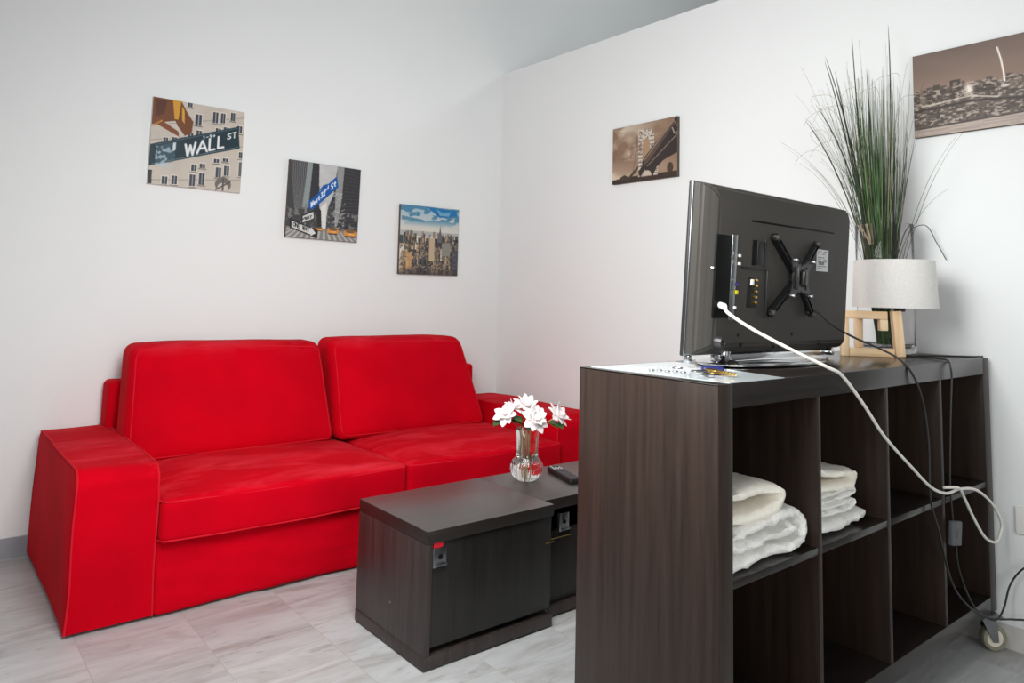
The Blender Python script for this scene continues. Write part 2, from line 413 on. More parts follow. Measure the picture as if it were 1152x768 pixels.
def arm(x0, x1, flip):
    yb, yf, zt, zb = -0.014, -0.885, 0.487, 0.012
    r = 0.055; loop = [(yb, zb), (yb, zt-0.03), (yb-0.03, zt)]
    loop += [(-0.30, zt+0.004), (-0.6, zt)]
    for i in range(0, 8):
        a = math.pi/2*i/7; loop.append((yf+r-r*math.sin(a), zt-r+r*math.cos(a)-0.006*i/7))
    loop += [(yf-0.002, 0.2), (yf-0.006, zb)]
    pts = sub(loop, 0.03)
    def fn(p):
        w = nz(p, 5, 3.1)
        if p.y < -0.80: p = p + Vector((0, 0.004*nz(p, 9, 1.2) + 0.0055*math.sin(p.z*95+nz(p, 4)*3)*max(0, 1-abs(p.z-0.40)/0.06), 0))
        if p.z > 0.46: p = p + Vector((0, 0, 0.006*w))
        out = 1 if p.x > (x0+x1)/2 else -1
        if abs(p.x-(x0+x1)/2) > 0.09: p = p + Vector((out*(0.006*nz(p, 4, 8.0) + 0.006*(1-p.z/0.48)), 0, 0))
        return p
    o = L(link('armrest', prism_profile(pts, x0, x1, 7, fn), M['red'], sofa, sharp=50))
    for xs in (x0+0.004, x1-0.004):
        bm = bmesh.new()
        path = [(xs, -0.05, zt-0.004)] + [fn(Vector((xs, y, z))) for (y, z) in sub(loop, 0.04) if (z > 0.3 or y < -0.6) and y < -0.06]
        path = [Vector(q) for q in path if not (q[2] < 0.02 and q[1] > -0.8)]
        tube(bm, path, 0.0035, 6)
        s = link('arm_piping', bm, M['piping'], o); s.matrix_parent_inverse = o.matrix_parent_inverse.copy() @ Matrix() if False else Matrix()
        s.matrix_parent_inverse = Matrix.Identity(4)
    return o
arm(-2.325, -2.085, 1); arm(-0.31, -0.07, -1)

# base skirt between the arms
bm = bmesh.new()
def skf(w, u):
    if u[1] < -0.5:
        w = w + Vector((0, -0.016*nz(w, 6, 4) - 0.008*nz(Vector((w.x*2+w.z*5, w.z*3-w.x, 0)), 5, 2) - 0.020*(1-w.z/0.24)*0.6, 0))
    if u[2] < -0.9: w = w + Vector((0, 0, 0.005*nz(w, 7, 2)))
    return w
soft_box(bm, (-2.083, -0.882, 0.008), (-0.312, -0.03, 0.25), 0.018, (44, 6, 12), fn=skf)
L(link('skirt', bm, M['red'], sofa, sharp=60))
# back frame
bm = bmesh.new()
soft_box(bm, (-2.110, -0.135, 0.40), (-0.26, -0.016, 0.672), 0.022, (20, 3, 6), wob=0.004)
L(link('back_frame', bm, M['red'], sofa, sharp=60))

def seam(path, name, parent, r=0.0032, closed=False):
    bm = bmesh.new(); tube(bm, path, r, 6, closed=closed)
    return link(name, bm, M['piping'], parent)

def seat(x0, x1, seed):
    lo = (x0, -0.915, 0.236); hi = (x1, -0.14, 0.372)
    def fn(w, u):
        s = max(0, 1-u[0]**4)*max(0, 1-((u[1]+0.05))**4)
        if u[2] > 0.5: w = w + Vector((0, 0, 0.034*s + 0.003*nz(w, 7, seed)))
        if u[1] < -0.9: w = w + Vector((0, -0.010*(1-u[0]**6) + 0.004*nz(w, 6, seed), 0))
        if u[2] < -0.8: w = w + Vector((0, 0, 0.004*nz(w, 5, seed)))
        if u[1] < -0.5 : w = w + Vector((0, 0, -0.006*(1-abs(u[0]))))
        return w
    bm = bmesh.new(); soft_box(bm, lo, hi, 0.02, (28, 22, 6), fn=fn)
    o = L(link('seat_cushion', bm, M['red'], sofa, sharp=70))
    cx, cz, hx, hz = (x0+x1)/2, 0.304, (x1-x0)/2, 0.068
    for zz in (0.366, 0.243):
        path = []
        for i in range(31):
            x = x0+0.012+(x1-x0-0.024)*i/30; ux = (x-cx)/hx
            w = Vector((x, -0.9105, zz)); w = w + Vector((0, -0.010*(1-ux**6)+0.004*nz(w, 6, seed), -0.006*(1-abs(ux))))
            path.append(w)
        path = [path[0]+Vector((-0.010, 0.3, 0)), path[0]+Vector((-0.010, 0.02, 0))] + path + [path[-1]+Vector((0.010, 0.02, 0)), path[-1]+Vector((0.010, 0.3, 0))]
        seam(path, 'cushion_piping', o)
    return o
seat(-2.080, -1.158, 1.0); seat(-1.152, -0.305, 5.0)

def back_cushion(x0, x1, seed, tl, tr, h=0.0):
    """leaning cushion; tl,tr = how far the top corners draw in"""
    def fn(w, u):
        t = (w.z-0.385)/0.44                      # 0 bottom .. 1 top
        y = w.y + 0.145*t                         # lean back
        z = w.z + h*t
        x = w.x
        if u[0] < 0: x += tl*max(0, t)*abs(u[0])
        else: x -= tr*max(0, t)*abs(u[0])
        s = max(0, 1-u[0]**4)*max(0, 1-u[2]**4)
        if u[1] < -0.5: y -= 0.035*s + 0.004*nz(w, 5, seed)
        if u[2] > 0.8: z += 0.006*(1-u[0]**2) + 0.005*nz(w, 4, seed)
        return Vector((x, y, z))
    bm = bmesh.new(); soft_box(bm, (x0, -0.425, 0.385), (x1, -0.245, 0.825), 0.045, (26, 6, 16), fn=fn)
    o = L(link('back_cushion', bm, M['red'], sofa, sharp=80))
    # piping round the front face
    lo = Vector((x0, -0.425, 0.385)); hi = Vector((x1, -0.245, 0.825)); c = (lo+hi)/2; hh = (hi-lo)/2
    loop = []
    q = 0.022; rr = 0.035
    def arcpt(cx, cz, a0):
        return [(cx+rr*math.cos(a0+math.pi/2*i/5), cz+rr*math.sin(a0+math.pi/2*i/5)) for i in range(6)]
    X0, X1, Z0, Z1 = x0+q, x1-q, 0.385+q, 0.825-q
    ol = arcpt(X1-rr, Z1-rr, 0) + arcpt(X0+rr, Z1-rr, math.pi/2) + arcpt(X0+rr, Z0+rr, math.pi) + arcpt(X1-rr, Z0+rr, -math.pi/2)
    ol = sub(ol, 0.04)
    for (x, z) in ol:
        w = Vector((x, -0.4175, z)); u = [(w[a]-c[a])/hh[a] for a in range(3)]; u[1] = -0.96
        loop.append(fn(w, u))
    seam(loop, 'cushion_piping', o, 0.0032, closed=True)
back_cushion(-2.102, -1.232, 2.0, 0.035, 0.030, 0.004)
back_cushion(-1.224, -0.375, 6.0, 0.005, 0.085, 0.010)
for px in (-2.04, -0.36):
    bm = bmesh.new(); lathe(bm, [(0, 0), (0.02, 0), (0.022, 0.03), (0, 0.03)], 16, (px, -0.80, 0))
    L(link('foot', bm, M['cream_plastic'], sofa))

# ------------------------------------------------------------------ low table made of a cabinet on its side
tb = thing('coffee_table', 'low black-brown wood-grain coffee table with two metal hinge plates, in front of the red sofa', 'coffee table', (-1.02, -1.48, 0))
TI = Matrix.Translation((-1.02, -1.48, 0)).inverted()
def T(o): o.matrix_parent_inverse = TI; return o
X0, X1, XJ, YF, YB, H = -1.566, -0.55, -1.074, -1.695, -1.283, 0.386
bm = bmesh.new()
bx(bm, X0, XJ, YF, YB, H-0.036, H, 0.0012); bx(bm, XJ+0.0005, X1, YF+0.048, YB, H-0.036, H, 0.0012)
bm.normal_update()
for f in bm.faces:
    if f.normal.y < -0.8 or f.normal.x < -0.8: f.material_index = 1
T(link('tabletop', bm, [M['table_h'], M['edge_band']], tb, sharp=30))
bm = bmesh.new(); bx(bm, X0+0.001, X0+0.020, YF+0.001, YB, 0.040, H-0.037, 0.001)
T(link('end_panel', bm, M['table_v'], tb))
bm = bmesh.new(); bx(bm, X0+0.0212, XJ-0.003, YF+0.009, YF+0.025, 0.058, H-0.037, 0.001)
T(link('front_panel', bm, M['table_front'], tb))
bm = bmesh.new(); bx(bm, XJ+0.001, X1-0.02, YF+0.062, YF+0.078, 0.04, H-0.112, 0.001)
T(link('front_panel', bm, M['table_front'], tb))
bm = bmesh.new(); bx(bm, XJ+0.001, XJ+0.019, YF+0.055, YF+0.40, 0.04, H-0.037, 0.001)
T(link('partition_panel', bm, M['table_v'], tb))
bm = bmesh.new(); bx(bm, X0+0.02, X1-0.02, YB-0.018, YB-0.002, 0.040, H-0.037, 0.001)
T(link('back_panel', bm, M['table_v'], tb))
bm = bmesh.new(); bx(bm, X1-0.02, X1-0.001, YF+0.049, YB, 0.040, H-0.037, 0.001)
T(link('end_panel', bm, M['table_v'], tb))
bm = bmesh.new()
bx(bm, X0, XJ, YF, YB, 0.006, 0.040, 0.0012); bx(bm, XJ+0.0005, X1, YF+0.048, YB, 0.006, 0.040, 0.0012)
T(link('base_panel', bm, M['table_v'], tb))
for fx, fy in ((X0+0.03, YF+0.04), (X0+0.03, YB-0.03), (X1-0.04, YF+0.09), (X1-0.04, YB-0.03)):
    bm = bmesh.new(); lathe(bm, [(0, 0), (0.012, 0), (0.012, 0.007), (0, 0.007)], 14, (fx, fy, 0)); T(link('foot', bm, M['black'], tb))
def hinge(x0, x1, z0, z1, y):
    bm = bmesh.new()
    bx(bm, x0, x1, y-0.006, y, z0, z1, 0.0015)
    bx(bm, x0-0.006, x0+0.003, y-0.012, y, z0-0.001, z1+0.003, 0.001)
    bx(bm, x0+0.004, x1, y-0.012, y-0.006, z0, z0+0.006, 0.001)
    o = T(link('hinge_plate', bm, M['steel'], tb)); o['label'] = 'bright zinc hinge plate'
    bm = bmesh.new(); lathe(bm, [(0, -0.0085), (0.007, -0.0085), (0.008, -0.005), (0, -0.005)], 16, ((x0+x1)/2, y, (z0+z1)/2), 'y')
    s = link('screw', bm, M['deep'], o)
hinge(-1.540, -1.497, 0.283, 0.333, YF+0.008)
hinge(-0.996, -0.950, 0.272, 0.328, YF+0.062)
bm = bmesh.new(); bx(bm, -1.541, -1.508, YF+0.004, YF+0.0088, 0.334, 0.349, 0.0006); T(link('sticker', bm, M['redtag'], tb))['label'] = 'small red sticker'
bm = bmesh.new()
tube(bm, [(-1.105, YF+0.004, 0.266), (-1.068, YF+0.004, 0.266)], 0.0014, 6); T(link('metal_pin', bm, M['brass'], tb))
bm = bmesh.new(); tube(bm, [(-1.066, YF+0.052, 0.254), (-0.945, YF+0.052, 0.254)], 0.0014, 6); T(link('metal_pin', bm, M['brass'], tb))
bm = bmesh.new(); lathe(bm, [(0, -0.002), (0.003, -0.002), (0.003, 0), (0, 0)], 12, (XJ+0.012, YF+0.047, 0.030), 'y'); T(link('cam_cap', bm, M['white_plastic'], tb))
bm = bmesh.new(); lathe(bm, [(0, -0.001), (0.0035, -0.001), (0.0035, 0.0005), (0, 0.0005)], 12, (X0+0.001, -1.50, 0.13), 'x'); T(link('dowel_cap', bm, M['steel'], tb))

# ------------------------------------------------------------------ shelving unit on castors
sh = thing('shelving_unit', 'dark brown cube shelving unit with eight open compartments, standing on castors by the right wall', 'shelving unit', (-0.765, -2.44, 0))
SI = Matrix.Translation((-0.765, -2.44, 0)).inverted()
def G(o): o.matrix_parent_inverse = SI; return o
xl, xr, yf, yb, zb, zt, t, ti = -1.51, -0.02, -2.6327, -2.2427, 0.1118, 0.9018, 0.05, 0.0163
bm = bmesh.new(); bx(bm, xl, xl+t, yf, yb, zb, zt-0.0002, 0.0012); G(link('side_panel', bm, M['dark_wood_v'], sh))
bm = bmesh.new(); bx(bm, xr-t, xr, yf, yb, zb, zt-0.0002, 0.0012); G(link('side_panel', bm, M['dark_wood_v'], sh))
bm = bmesh.new(); bx(bm, xl+t, xr-t, yf, yb, zt-t, zt, 0.0012); bx(bm, xl, xl+t, yf+0.0005, yb, zt-0.004, zt, 0.001); bx(bm, xr-t, xr, yf+0.0005, yb, zt-0.004, zt, 0.001)
G(link('top_panel', bm, M['dark_wood_h'], sh))
bm = bmesh.new(); bx(bm, xl+t, xr-t, yf, yb, zb, zb+t, 0.0012); G(link('bottom_panel', bm, M['dark_wood_h'], sh))
dv = []
for k in range(3):
    s = xl+t+(k+1)*(1.49-2*t+ti)/4-ti; dv.append(s)
    bm = bmesh.new(); bx(bm, s, s+ti, yf+0.001, yb-0.006, zb+t, zt-t, 0.0008)
    G(link('divider', bm, M['dark_wood_v'], sh))
zm = zb+0.395
cells = [(xl+t, dv[0]), (dv[0]+ti, dv[1]), (dv[1]+ti, dv[2]), (dv[2]+ti, xr-t)]
for a, b in cells:
    bm = bmesh.new(); bx(bm, a, b, yf+0.0015, yb-0.006, zm-ti/2, zm+ti/2, 0.0008); G(link('shelf', bm, M['dark_wood_h'], sh))
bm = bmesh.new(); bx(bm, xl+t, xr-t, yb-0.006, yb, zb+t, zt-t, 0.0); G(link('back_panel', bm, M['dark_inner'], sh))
def castor(x, y, ang):
    Rm = Matrix.Translation((x, y, 0)) @ Matrix.Rotation(ang, 4, 'Z')
    bm = bmesh.new(); bx(bm, -0.035, 0.035, -0.03, 0.03, zb-0.005, zb-0.0005, 0.001, M4=Rm)
    lathe(bm, [(0, zb-0.016), (0.018, zb-0.016), (0.021, zb-0.005), (0, zb-0.005)], 18, (x, y, 0))
    for s in (-1, 1): 
        r = bmesh.ops.create_cube(bm, size=1)
        for v in r['verts']:
            top = v.co.z > 0
            v.co = Rm @ Vector((v.co.x*(0.044 if top else 0.018) + (0 if top else 0.02), s*0.0155 + v.co.y*0.002, (zb-0.014) if top else 0.028))
    bx(bm, -0.022, 0.022, -0.0165, 0.0165, zb-0.017, zb-0.013, 0.0005, M4=Rm)
    o = G(link('castor', bm, M['steel'], sh))
    bm = bmesh.new(); lathe(bm, [(0.026, -0.0125), (0.036, -0.0125), (0.0385, -0.008), (0.0385, 0.008), (0.036, 0.0125), (0.026, 0.0125), (0.026, -0.0125)], 32, (0, 0, 0), 'y')
    for v in bm.verts: v.co = Rm @ (v.co + Vector((0.02, 0, 0.0385)))
    w = link('wheel', bm, M['rubber'], o)
    bm = bmesh.new(); lathe(bm, [(0, -0.014), (0.008, -0.014), (0.010, -0.009), (0.0258, -0.010), (0.0258, 0.010), (0.010, 0.009), (0.008, 0.014), (0, 0.014)], 32, (0, 0, 0), 'y')
    for v in bm.verts: v.co = Rm @ (v.co + Vector((0.02, 0, 0.0385)))
    link('wheel_hub', bm, M['cream_plastic'], o)
castor(xr-0.052, yf+0.015, math.radians(-40)); castor(xl+0.05, yf+0.05, 2.5); castor(xr-0.06, yb-0.05, 0.6); castor(xl+0.05, yb-0.05, 2.0)

# ------------------------------------------------------------------ television
TVC = (-0.9375, -2.39, zt)
tv = thing('television', 'black flat television seen from behind, with cross-shaped bracket, on the shelving unit', 'television', TVC)
tilt = Matrix.Translation((0, 0, 0.028)) @ Matrix.Rotation(math.radians(3.6), 4, 'X') @ Matrix.Rotation(math.radians(0.2), 4, 'Y')
def tvlink(name, bm, mats, parent=tv, **k):
    for v in bm.verts: v.co = tilt @ v.co
    return link(name, bm, mats, parent, **k)
# local: x = across, y = depth (+ towards the sofa), z up from the TV's bottom edge
HW, HT = 0.3655, 0.432
bm = bmesh.new(); bx(bm, -HW, HW, 0.004, 0.014, 0, HT, 0.003); tvlink('screen_frame', bm, M['black'])
bm = bmesh.new(); bx(bm, -HW+0.012, HW-0.012, 0.0135, 0.0146, 0.016, HT-0.012, 0); tvlink('screen', bm, M['deep'], smooth=False)
bm = bmesh.new(); bx(bm, -HW+0.001, HW-0.001, 0.001, 0.0042, 0.001, HT-0.001, 0.001); tvlink('trim', bm, M['steel'])
bm = bmesh.new()
def shell_ring(dx0, dx1, dz0, dz1, y):
    return [bm.verts.new((x, y, z)) for x, z in ((-HW+dx0, dz0), (HW-dx1, dz0), (HW-dx1, HT-dz1), (-HW+dx0, HT-dz1))]
rs = [shell_ring(0.006, 0.004, 0.006, 0.004, 0.002), shell_ring(0.008, 0.006, 0.008, 0.006, -0.022), shell_ring(0.026, 0.012, 0.018, 0.012, -0.036), shell_ring(0.050, 0.022, 0.030, 0.040, -0.048)]
for A, B in zip(rs, rs[1:]):
    for k in range(4): bm.faces.new((A[k], A[(k+1) % 4], B[(k+1) % 4], B[k]))
bm.faces.new(rs[-1]); bm.faces.new(rs[0][::-1])
bmesh.ops.bevel(bm, geom=[e for e in bm.edges if all(v.co.y < -0.02 for v in e.verts)], offset=0.006, segments=3, affect='EDGES')
tvlink('back_shell', bm, M['shell'], sharp=25)
YS = -0.048
def zl(z): return z - zt - 0.028
# recess and connector strip
bm = bmesh.new()
bx(bm, -0.325, -0.262, YS-0.0010, YS+0.004, zl(1.028), zl(1.232), 0.001)
tvlink('recess_panel', bm, M['deep'])
bm = bmesh.new()
bx(bm, -0.262, -0.240, YS-0.003, YS+0.002, zl(1.022), zl(1.235), 0.001)
for a, b in ((1.180, 1.192), (1.158, 1.172), (1.110, 1.124), (1.082, 1.096)): bx(bm, -0.258, -0.248, YS-0.0042, YS-0.002, zl(a), zl(b), 0.0005)
cs = tvlink('connector_strip', bm, M['steel']); cs['label'] = 'metal connector strip'
def plug(x, z, w, h, mt, nm='socket'):
    bm = bmesh.new(); bx(bm, x-w/2, x+w/2, YS-0.006, YS, z-h/2, z+h/2, 0.001); tvlink(nm, bm, mt)
plug(-0.230, zl(1.184), 0.008, 0.007, M['white_plastic']); plug(-0.230, zl(1.164), 0.008, 0.007, M['white_plastic'])
plug(-0.236, zl(1.112), 0.007, 0.006, M['blue']); plug(-0.236, zl(1.092), 0.010, 0.010, M['yellow']); plug(-0.240, zl(1.054), 0.008, 0.007, M['white_plastic'])
bm = bmesh.new(); bx(bm, -0.171, -0.150, YS-0.0012, YS+0.002, zl(1.163), zl(1.228), 0.0008); tvlink('card_slot', bm, M['deep'])
bm = bmesh.new()
bx(bm, -0.150, -0.118, YS-0.003, YS+0.001, zl(1.166), zl(1.226), 0.001); tvlink('slot_cover', bm, M['black'])
for q in ((-0.115, -0.112, YS-0.003, YS+0.001, zl(1.16), zl(1.235), 0.0008), (-0.105, -0.097, YS-0.007, YS+0.001, zl(1.028), zl(1.152), 0.002), (-0.215, -0.106, YS-0.003, YS+0.001, zl(1.153), zl(1.158), 0.001)):
    bm = bmesh.new(); bx(bm, *q); tvlink('moulded_rib', bm, M['black'])
bm = bmesh.new(); bx(bm, -0.185, -0.142, YS-0.0015, YS+0.001, zl(1.055), zl(1.133), 0.001); tvlink('socket_panel', bm, M['black2'])
for i in range(5): 
    bm = bmesh.new(); z = zl(1.125-0.0143*i)
    lathe(bm, [(0, -0.009), (0.0022, -0.009), (0.0028, -0.006), (0.0042, -0.006), (0.0042, 0), (0, 0)], 12, (-0.153, YS-0.001, z), 'y'); tvlink('audio_socket', bm, M['gold'])
bm = bmesh.new(); bx(bm, -0.174, -0.163, YS-0.006, YS, zl(1.112), zl(1.127), 0.001); tvlink('video_socket', bm, M['white_plastic'])
# slot along the top, screws and holes
bm = bmesh.new(); bx(bm, -0.179, 0.245, YS-0.0008, YS+0.003, zl(1.274), zl(1.279), 0.0006); tvlink('vent_slot', bm, M['deep'])
for x, z in ((-0.215, 0.985), (-0.20, 0.96), (-0.048, 0.953), (0.005, 0.955), (0.19, 0.955), (0.04, 0.985)):
    bm = bmesh.new(); lathe(bm, [(0, -0.0006), (0.0042, -0.0006), (0.0045, 0.001), (0, 0.001)], 12, (x, YS, zl(z)), 'y'); tvlink('screw_hole', bm, M['deep'])
bm = bmesh.new(); lathe(bm, [(0, -0.006), (0.003, -0.006), (0.004, 0), (0, 0)], 12, (-0.330, YS+0.006, zl(1.149)), 'y'); tvlink('screw', bm, M['chrome'])
bm = bmesh.new(); lathe(bm, [(0, -0.010), (0.006, -0.010), (0.007, -0.013), (0.012, -0.013), (0.014, -0.006), (0.015, 0.006), (0, 0.006)], 24, (-0.300, YS-0.004, zl(0.970)), 'y'); tvlink('joystick_knob', bm, M['bracket'])
# bracket
arms_ = {'TL': (-0.085, 1.240), 'TR': (0.128, 1.236), 'BL': (-0.088, 1.043), 'BR': (0.118, 1.040)}
cxb, czb = 0.038, 1.138
bm = bmesh.new()
pl = []
for k in range(48):
    a = 2*math.pi*k/48; rr = 0.040 + 0.030*abs(math.cos(2*(a-math.pi/4)))**2.2 if abs(math.cos(2*(a-math.pi/4))) > 0 else 0.04
    rr = 0.040 + 0.030*max(0, math.cos(4*(a-math.pi/4)))**1.5
    pl.append((cxb+rr*math.cos(a), zl(czb)+rr*math.sin(a)))
A = [bm.verts.new((x, YS-0.022, z)) for x, z in pl]; B = [bm.verts.new((x, YS-0.016, z)) for x, z in pl]
for k in range(48): bm.faces.new((A[k], A[(k+1) % 48], B[(k+1) % 48], B[k]))
bm.faces.new(A); bm.faces.new(B[::-1])
bx(bm, cxb-0.030, cxb-0.024, YS-0.030, YS-0.016, zl(czb-0.03), zl(czb+0.03), 0.001)
bx(bm, cxb+0.012, cxb+0.018, YS-0.030, YS-0.016, zl(czb-0.024), zl(czb+0.024), 0.001)
bx(bm, cxb-0.010, cxb+0.008, YS-0.036, YS-0.016, zl(czb-0.020), zl(czb+0.020), 0.004)
brk = tvlink('wall_bracket', bm, M['bracket']); brk['label'] = 'black steel cross-shaped bracket'
for kx, (x, z) in arms_.items():
    d = Vector((x-cxb, 0, z-czb)); ln = d.length; d.normalize()
    ang = math.atan2(d.z, d.x)
    bm = bmesh.new(); Mr = Matrix.Translation((cxb, YS-0.010, zl(czb))) @ Matrix.Rotation(-ang, 4, 'Y')
    bx(bm, 0.028, ln+0.006, -0.006, 0.006, -0.0075, 0.0075, 0.002, M4=Mr); bx(bm, 0.03, ln-0.006, -0.009, -0.0055, -0.0070, -0.0052, 0.0004, M4=Mr); bx(bm, 0.03, ln-0.006, -0.009, -0.0055, 0.0052, 0.0070, 0.0004, M4=Mr)
    tvlink('bracket_arm', bm, M['black2'], brk)
    bm = bmesh.new(); lathe(bm, [(0, -0.022), (0.006, -0.022), (0.008, -0.018), (0.008, -0.006), (0, -0.006)], 16, (x, YS-0.004, zl(z)), 'y'); tvlink('bolt', bm, M['shell'], brk)
for x, z in ((-0.003, 1.186), (0.090, 1.184), (-0.010, 1.090), (0.083, 1.091)):
    bm = bmesh.new(); lathe(bm, [(0, -0.032), (0.004, -0.032), (0.0055, -0.028), (0.0055, -0.014), (0, -0.014)], 14, (x, YS, zl(z)), 'y'); tvlink('bolt', bm, M['steel'], brk)
for x, z in ((0.012, 1.165), (0.062, 1.165), (0.012, 1.11), (0.062, 1.11), (0.038, 1.175), (0.038, 1.10)):
    bm = bmesh.new(); lathe(bm, [(0, -0.0226), (0.004, -0.0226), (0.004, -0.020), (0, -0.020)], 12, (x, YS, zl(z)), 'y'); tvlink('bracket_hole', bm, M['deep'], brk)
# rating label
bm = bmesh.new(); bx(bm, 0.153, 0.218, YS-0.0008, YS+0.001, zl(1.162), zl(1.224), 0.0, mat=0)
random.seed(4)
for i, z in enumerate((1.218, 1.211, 1.201, 1.195, 1.189, 1.176, 1.170)):
    x = 0.158
    while x < 0.205:
        w = random.uniform(0.003, 0.010)
        if random.random() < 0.75: bx(bm, x, x+w, YS-0.0012, YS-0.0006, zl(z)-0.0012, zl(z)+0.0012, 0, mat=1)
        x += w+0.0025
for i in range(11): bx(bm, 0.163+i*0.003, 0.163+i*0.003+(0.0018 if i % 3 else 0.001), YS-0.0012, YS-0.0006, zl(1.180), zl(1.188), 0, mat=1)
tvlink('rating_label', bm, [M['label'], M['ink']], smooth=False)['label'] = 'pale grey rating label'
# stand
bm = bmesh.new()
n = 64; zz = (0.0030, 0.0105)
def ell(a, s, z): return Vector((-0.005+0.272*s*math.cos(a)*(1 if abs(math.cos(a)) < 0.9 else 1), 0.0+0.118*s*math.sin(a), z))
rings = [[bm.verts.new(ell(2*math.pi*k/n, s, z)) for k in range(n)] for s, z in ((0.985, zz[0]), (1.0, zz[0]+0.002), (1.0, zz[1]-0.002), (0.985, zz[1]))]
for A, B in zip(rings, rings[1:]):
    for k in range(n): bm.faces.new((A[k], A[(k+1) % n], B[(k+1) % n], B[k]))
bm.faces.new(rings[-1]); bm.faces.new(rings[0][::-1])
link('stand_plate', bm, M['mirror'], tv, sharp=30)
for x in (-0.22, 0.22):
    bm = bmesh.new(); lathe(bm, [(0, 0), (0.012, 0), (0.012, 0.0029), (0, 0.0029)], 12, (x, 0, 0)); link('stand_foot', bm, M['black'], tv)
for s in (-1,):
    bm = bmesh.new()
    x = s*0.215
    lathe(bm, [(0, 0.0107), (0.034, 0.0107), (0.030, 0.014), (0.016, 0.018), (0.011, 0.028), (0.014, 0.045), (0, 0.045)], 24, (x, -0.015, 0))
    tube(bm, catmull([(x, -0.01, 0.04), (x-s*0.02, 0.0, 0.022), (x+s*0.03-s*0.08, 0.01, 0.016)], 6), 0.007, 10)
    link('stand_neck', bm, M['chrome'], tv)
bm = bmesh.new()
bx(bm, -0.255, 0.325, -0.010, 0.004, 0.012, 0.030, 0.004); link('stand_crossbar', bm, M['chrome'], tv)
for q in ((-0.352, -0.335, -0.004, 0.012, 0.012, 0.030, 0.002), (0.318, 0.338, -0.02, 0.0, 0.0105, 0.032, 0.004)):
    bm = bmesh.new(); bx(bm, *q); link('corner_clip', bm, M['chrome'], tv)

# ------------------------------------------------------------------ cables
def cable(name, pts, r, mt, label, extra=None):
    bm = bmesh.new(); tube(bm, catmull(pts, 8), r, 10)
    if extra: extra(bm)
    o = link(name, bm, mt); tag(o, label, 'cable'); return o
wpts = [(-1.232, -2.445, 1.058), (-1.255, -2.475, 1.052), (-1.262, -2.49, 1.038), (-1.214, -2.53, 0.999), (-1.139, -2.6, 0.948), (-1.085, -2.640, 0.918), (-1.037, -2.650, 0.897), (-0.938, -2.652, 0.824), (-0.821, -2.65, 0.733), (-0.668, -2.65, 0.639), (-0.545, -2.65, 0.569), (-0.447, -2.652, 0.539), (-0.369, -2.66, 0.541), (-0.276, -2.67, 0.527), (-0.149, -2.67, 0.468), (-0.060, -2.665, 0.398), (-0.064, -2.663, 0.362), (-0.110, -2.665, 0.346), (-0.170, -2.665, 0.361), (-0.223, -2.665, 0.391), (-0.295, -2.665, 0.455), (-0.373, -2.67, 0.523), (-0.430, -2.678, 0.556), (-0.484, -2.66, 0.562)]
def wend(bm): tube(bm, [(-1.232, -2.440, 1.058), (-1.250, -2.468, 1.054)], 0.008, 12)
cable('antenna_cable', wpts, 0.0040, M['white_cable'], 'thick white cable hanging in a loop from the television', wend)
apts = [(-0.815, -2.448, 1.044), (-0.800, -2.468, 1.040), (-0.770, -2.49, 1.008), (-0.709, -2.52, 0.975), (-0.635, -2.56, 0.946), (-0.636, -2.605, 0.925), (-0.640, -2.640, 0.908), (-0.616, -2.642, 0.87), (-0.562, -2.642, 0.794), (-0.534, -2.642, 0.682), (-0.532, -2.642, 0.538), (-0.478, -2.642, 0.432), (-0.408, -2.645, 0.286), (-0.316, -2.655, 0.2), (-0.175, -2.665, 0.136), (-0.06, -2.69, 0.112), (-0.020, -2.73, 0.108), (-0.020, -2.90, 0.112)]
apts = [(-0.815, -2.448, 1.044), (-0.800, -2.468, 1.040), (-0.770, -2.49, 1.008), (-0.709, -2.52, 0.975), (-0.650, -2.575, 0.941), (-0.648, -2.622, 0.916)] + apts[7:]
def aend(bm): bx(bm, -0.835, -0.805, -2.458, -2.446, 1.036, 1.052, 0.003)
cable('power_cable', apts, 0.0030, M['black_cable'], 'thin black power cable running from the television down across the shelving compartments', aend)
zc = zt+0.0034
lpts = [(-0.318, -2.448, 0.960), (-0.300, -2.452, 0.930), (-0.285, -2.465, zc+0.004), (-0.262, -2.51, zc), (-0.310, -2.595, zc+0.001), (-0.350, -2.632, zc-0.001), (-0.358, -2.641, 0.885), (-0.355, -2.642, 0.856), (-0.366, -2.642, 0.792), (-0.383, -2.642, 0.666), (-0.392, -2.642, 0.553), (-0.381, -2.643, 0.440)]
lpts2 = [(-0.366, -2.643, 0.390), (-0.345, -2.642, 0.305), (-0.272, -2.645, 0.202), (-0.207, -2.652, 0.150), (-0.155, -2.672, 0.128), (-0.085, -2.672, 0.146), (-0.045, -2.676, 0.199), (-0.03, -2.696, 0.243), (-0.02, -2.73, 0.280), (-0.012, -2.80, 0.335), (-0.012, -2.86, 0.36)]
lc = thing('lamp_cable', 'thin black lamp cable with a grey inline switch, hanging over the right-hand compartments', 'cable', (-0.37, -2.642, 0.42))
LI = Matrix.Translation((-0.37, -2.642, 0.42)).inverted()
for nm, pp in (('cord', lpts), ('cord', lpts2)):
    bm = bmesh.new(); tube(bm, catmull(pp, 8), 0.0028, 10); o = link(nm, bm, M['black_cable'], lc); o.matrix_parent_inverse = LI
bm = bmesh.new(); bx(bm, -0.032, 0.032, -0.008, 0.008, -0.034, 0.034, 0.004, 3, M4=Matrix.Translation((-0.372, -2.6445, 0.414)) @ Matrix.Rotation(math.radians(10), 4, 'Y')); bx(bm, -0.010, 0.010, -0.010, -0.007, -0.012, 0.012, 0.001, M4=Matrix.Translation((-0.372, -2.6445, 0.414)) @ Matrix.Rotation(math.radians(10), 4, 'Y'))
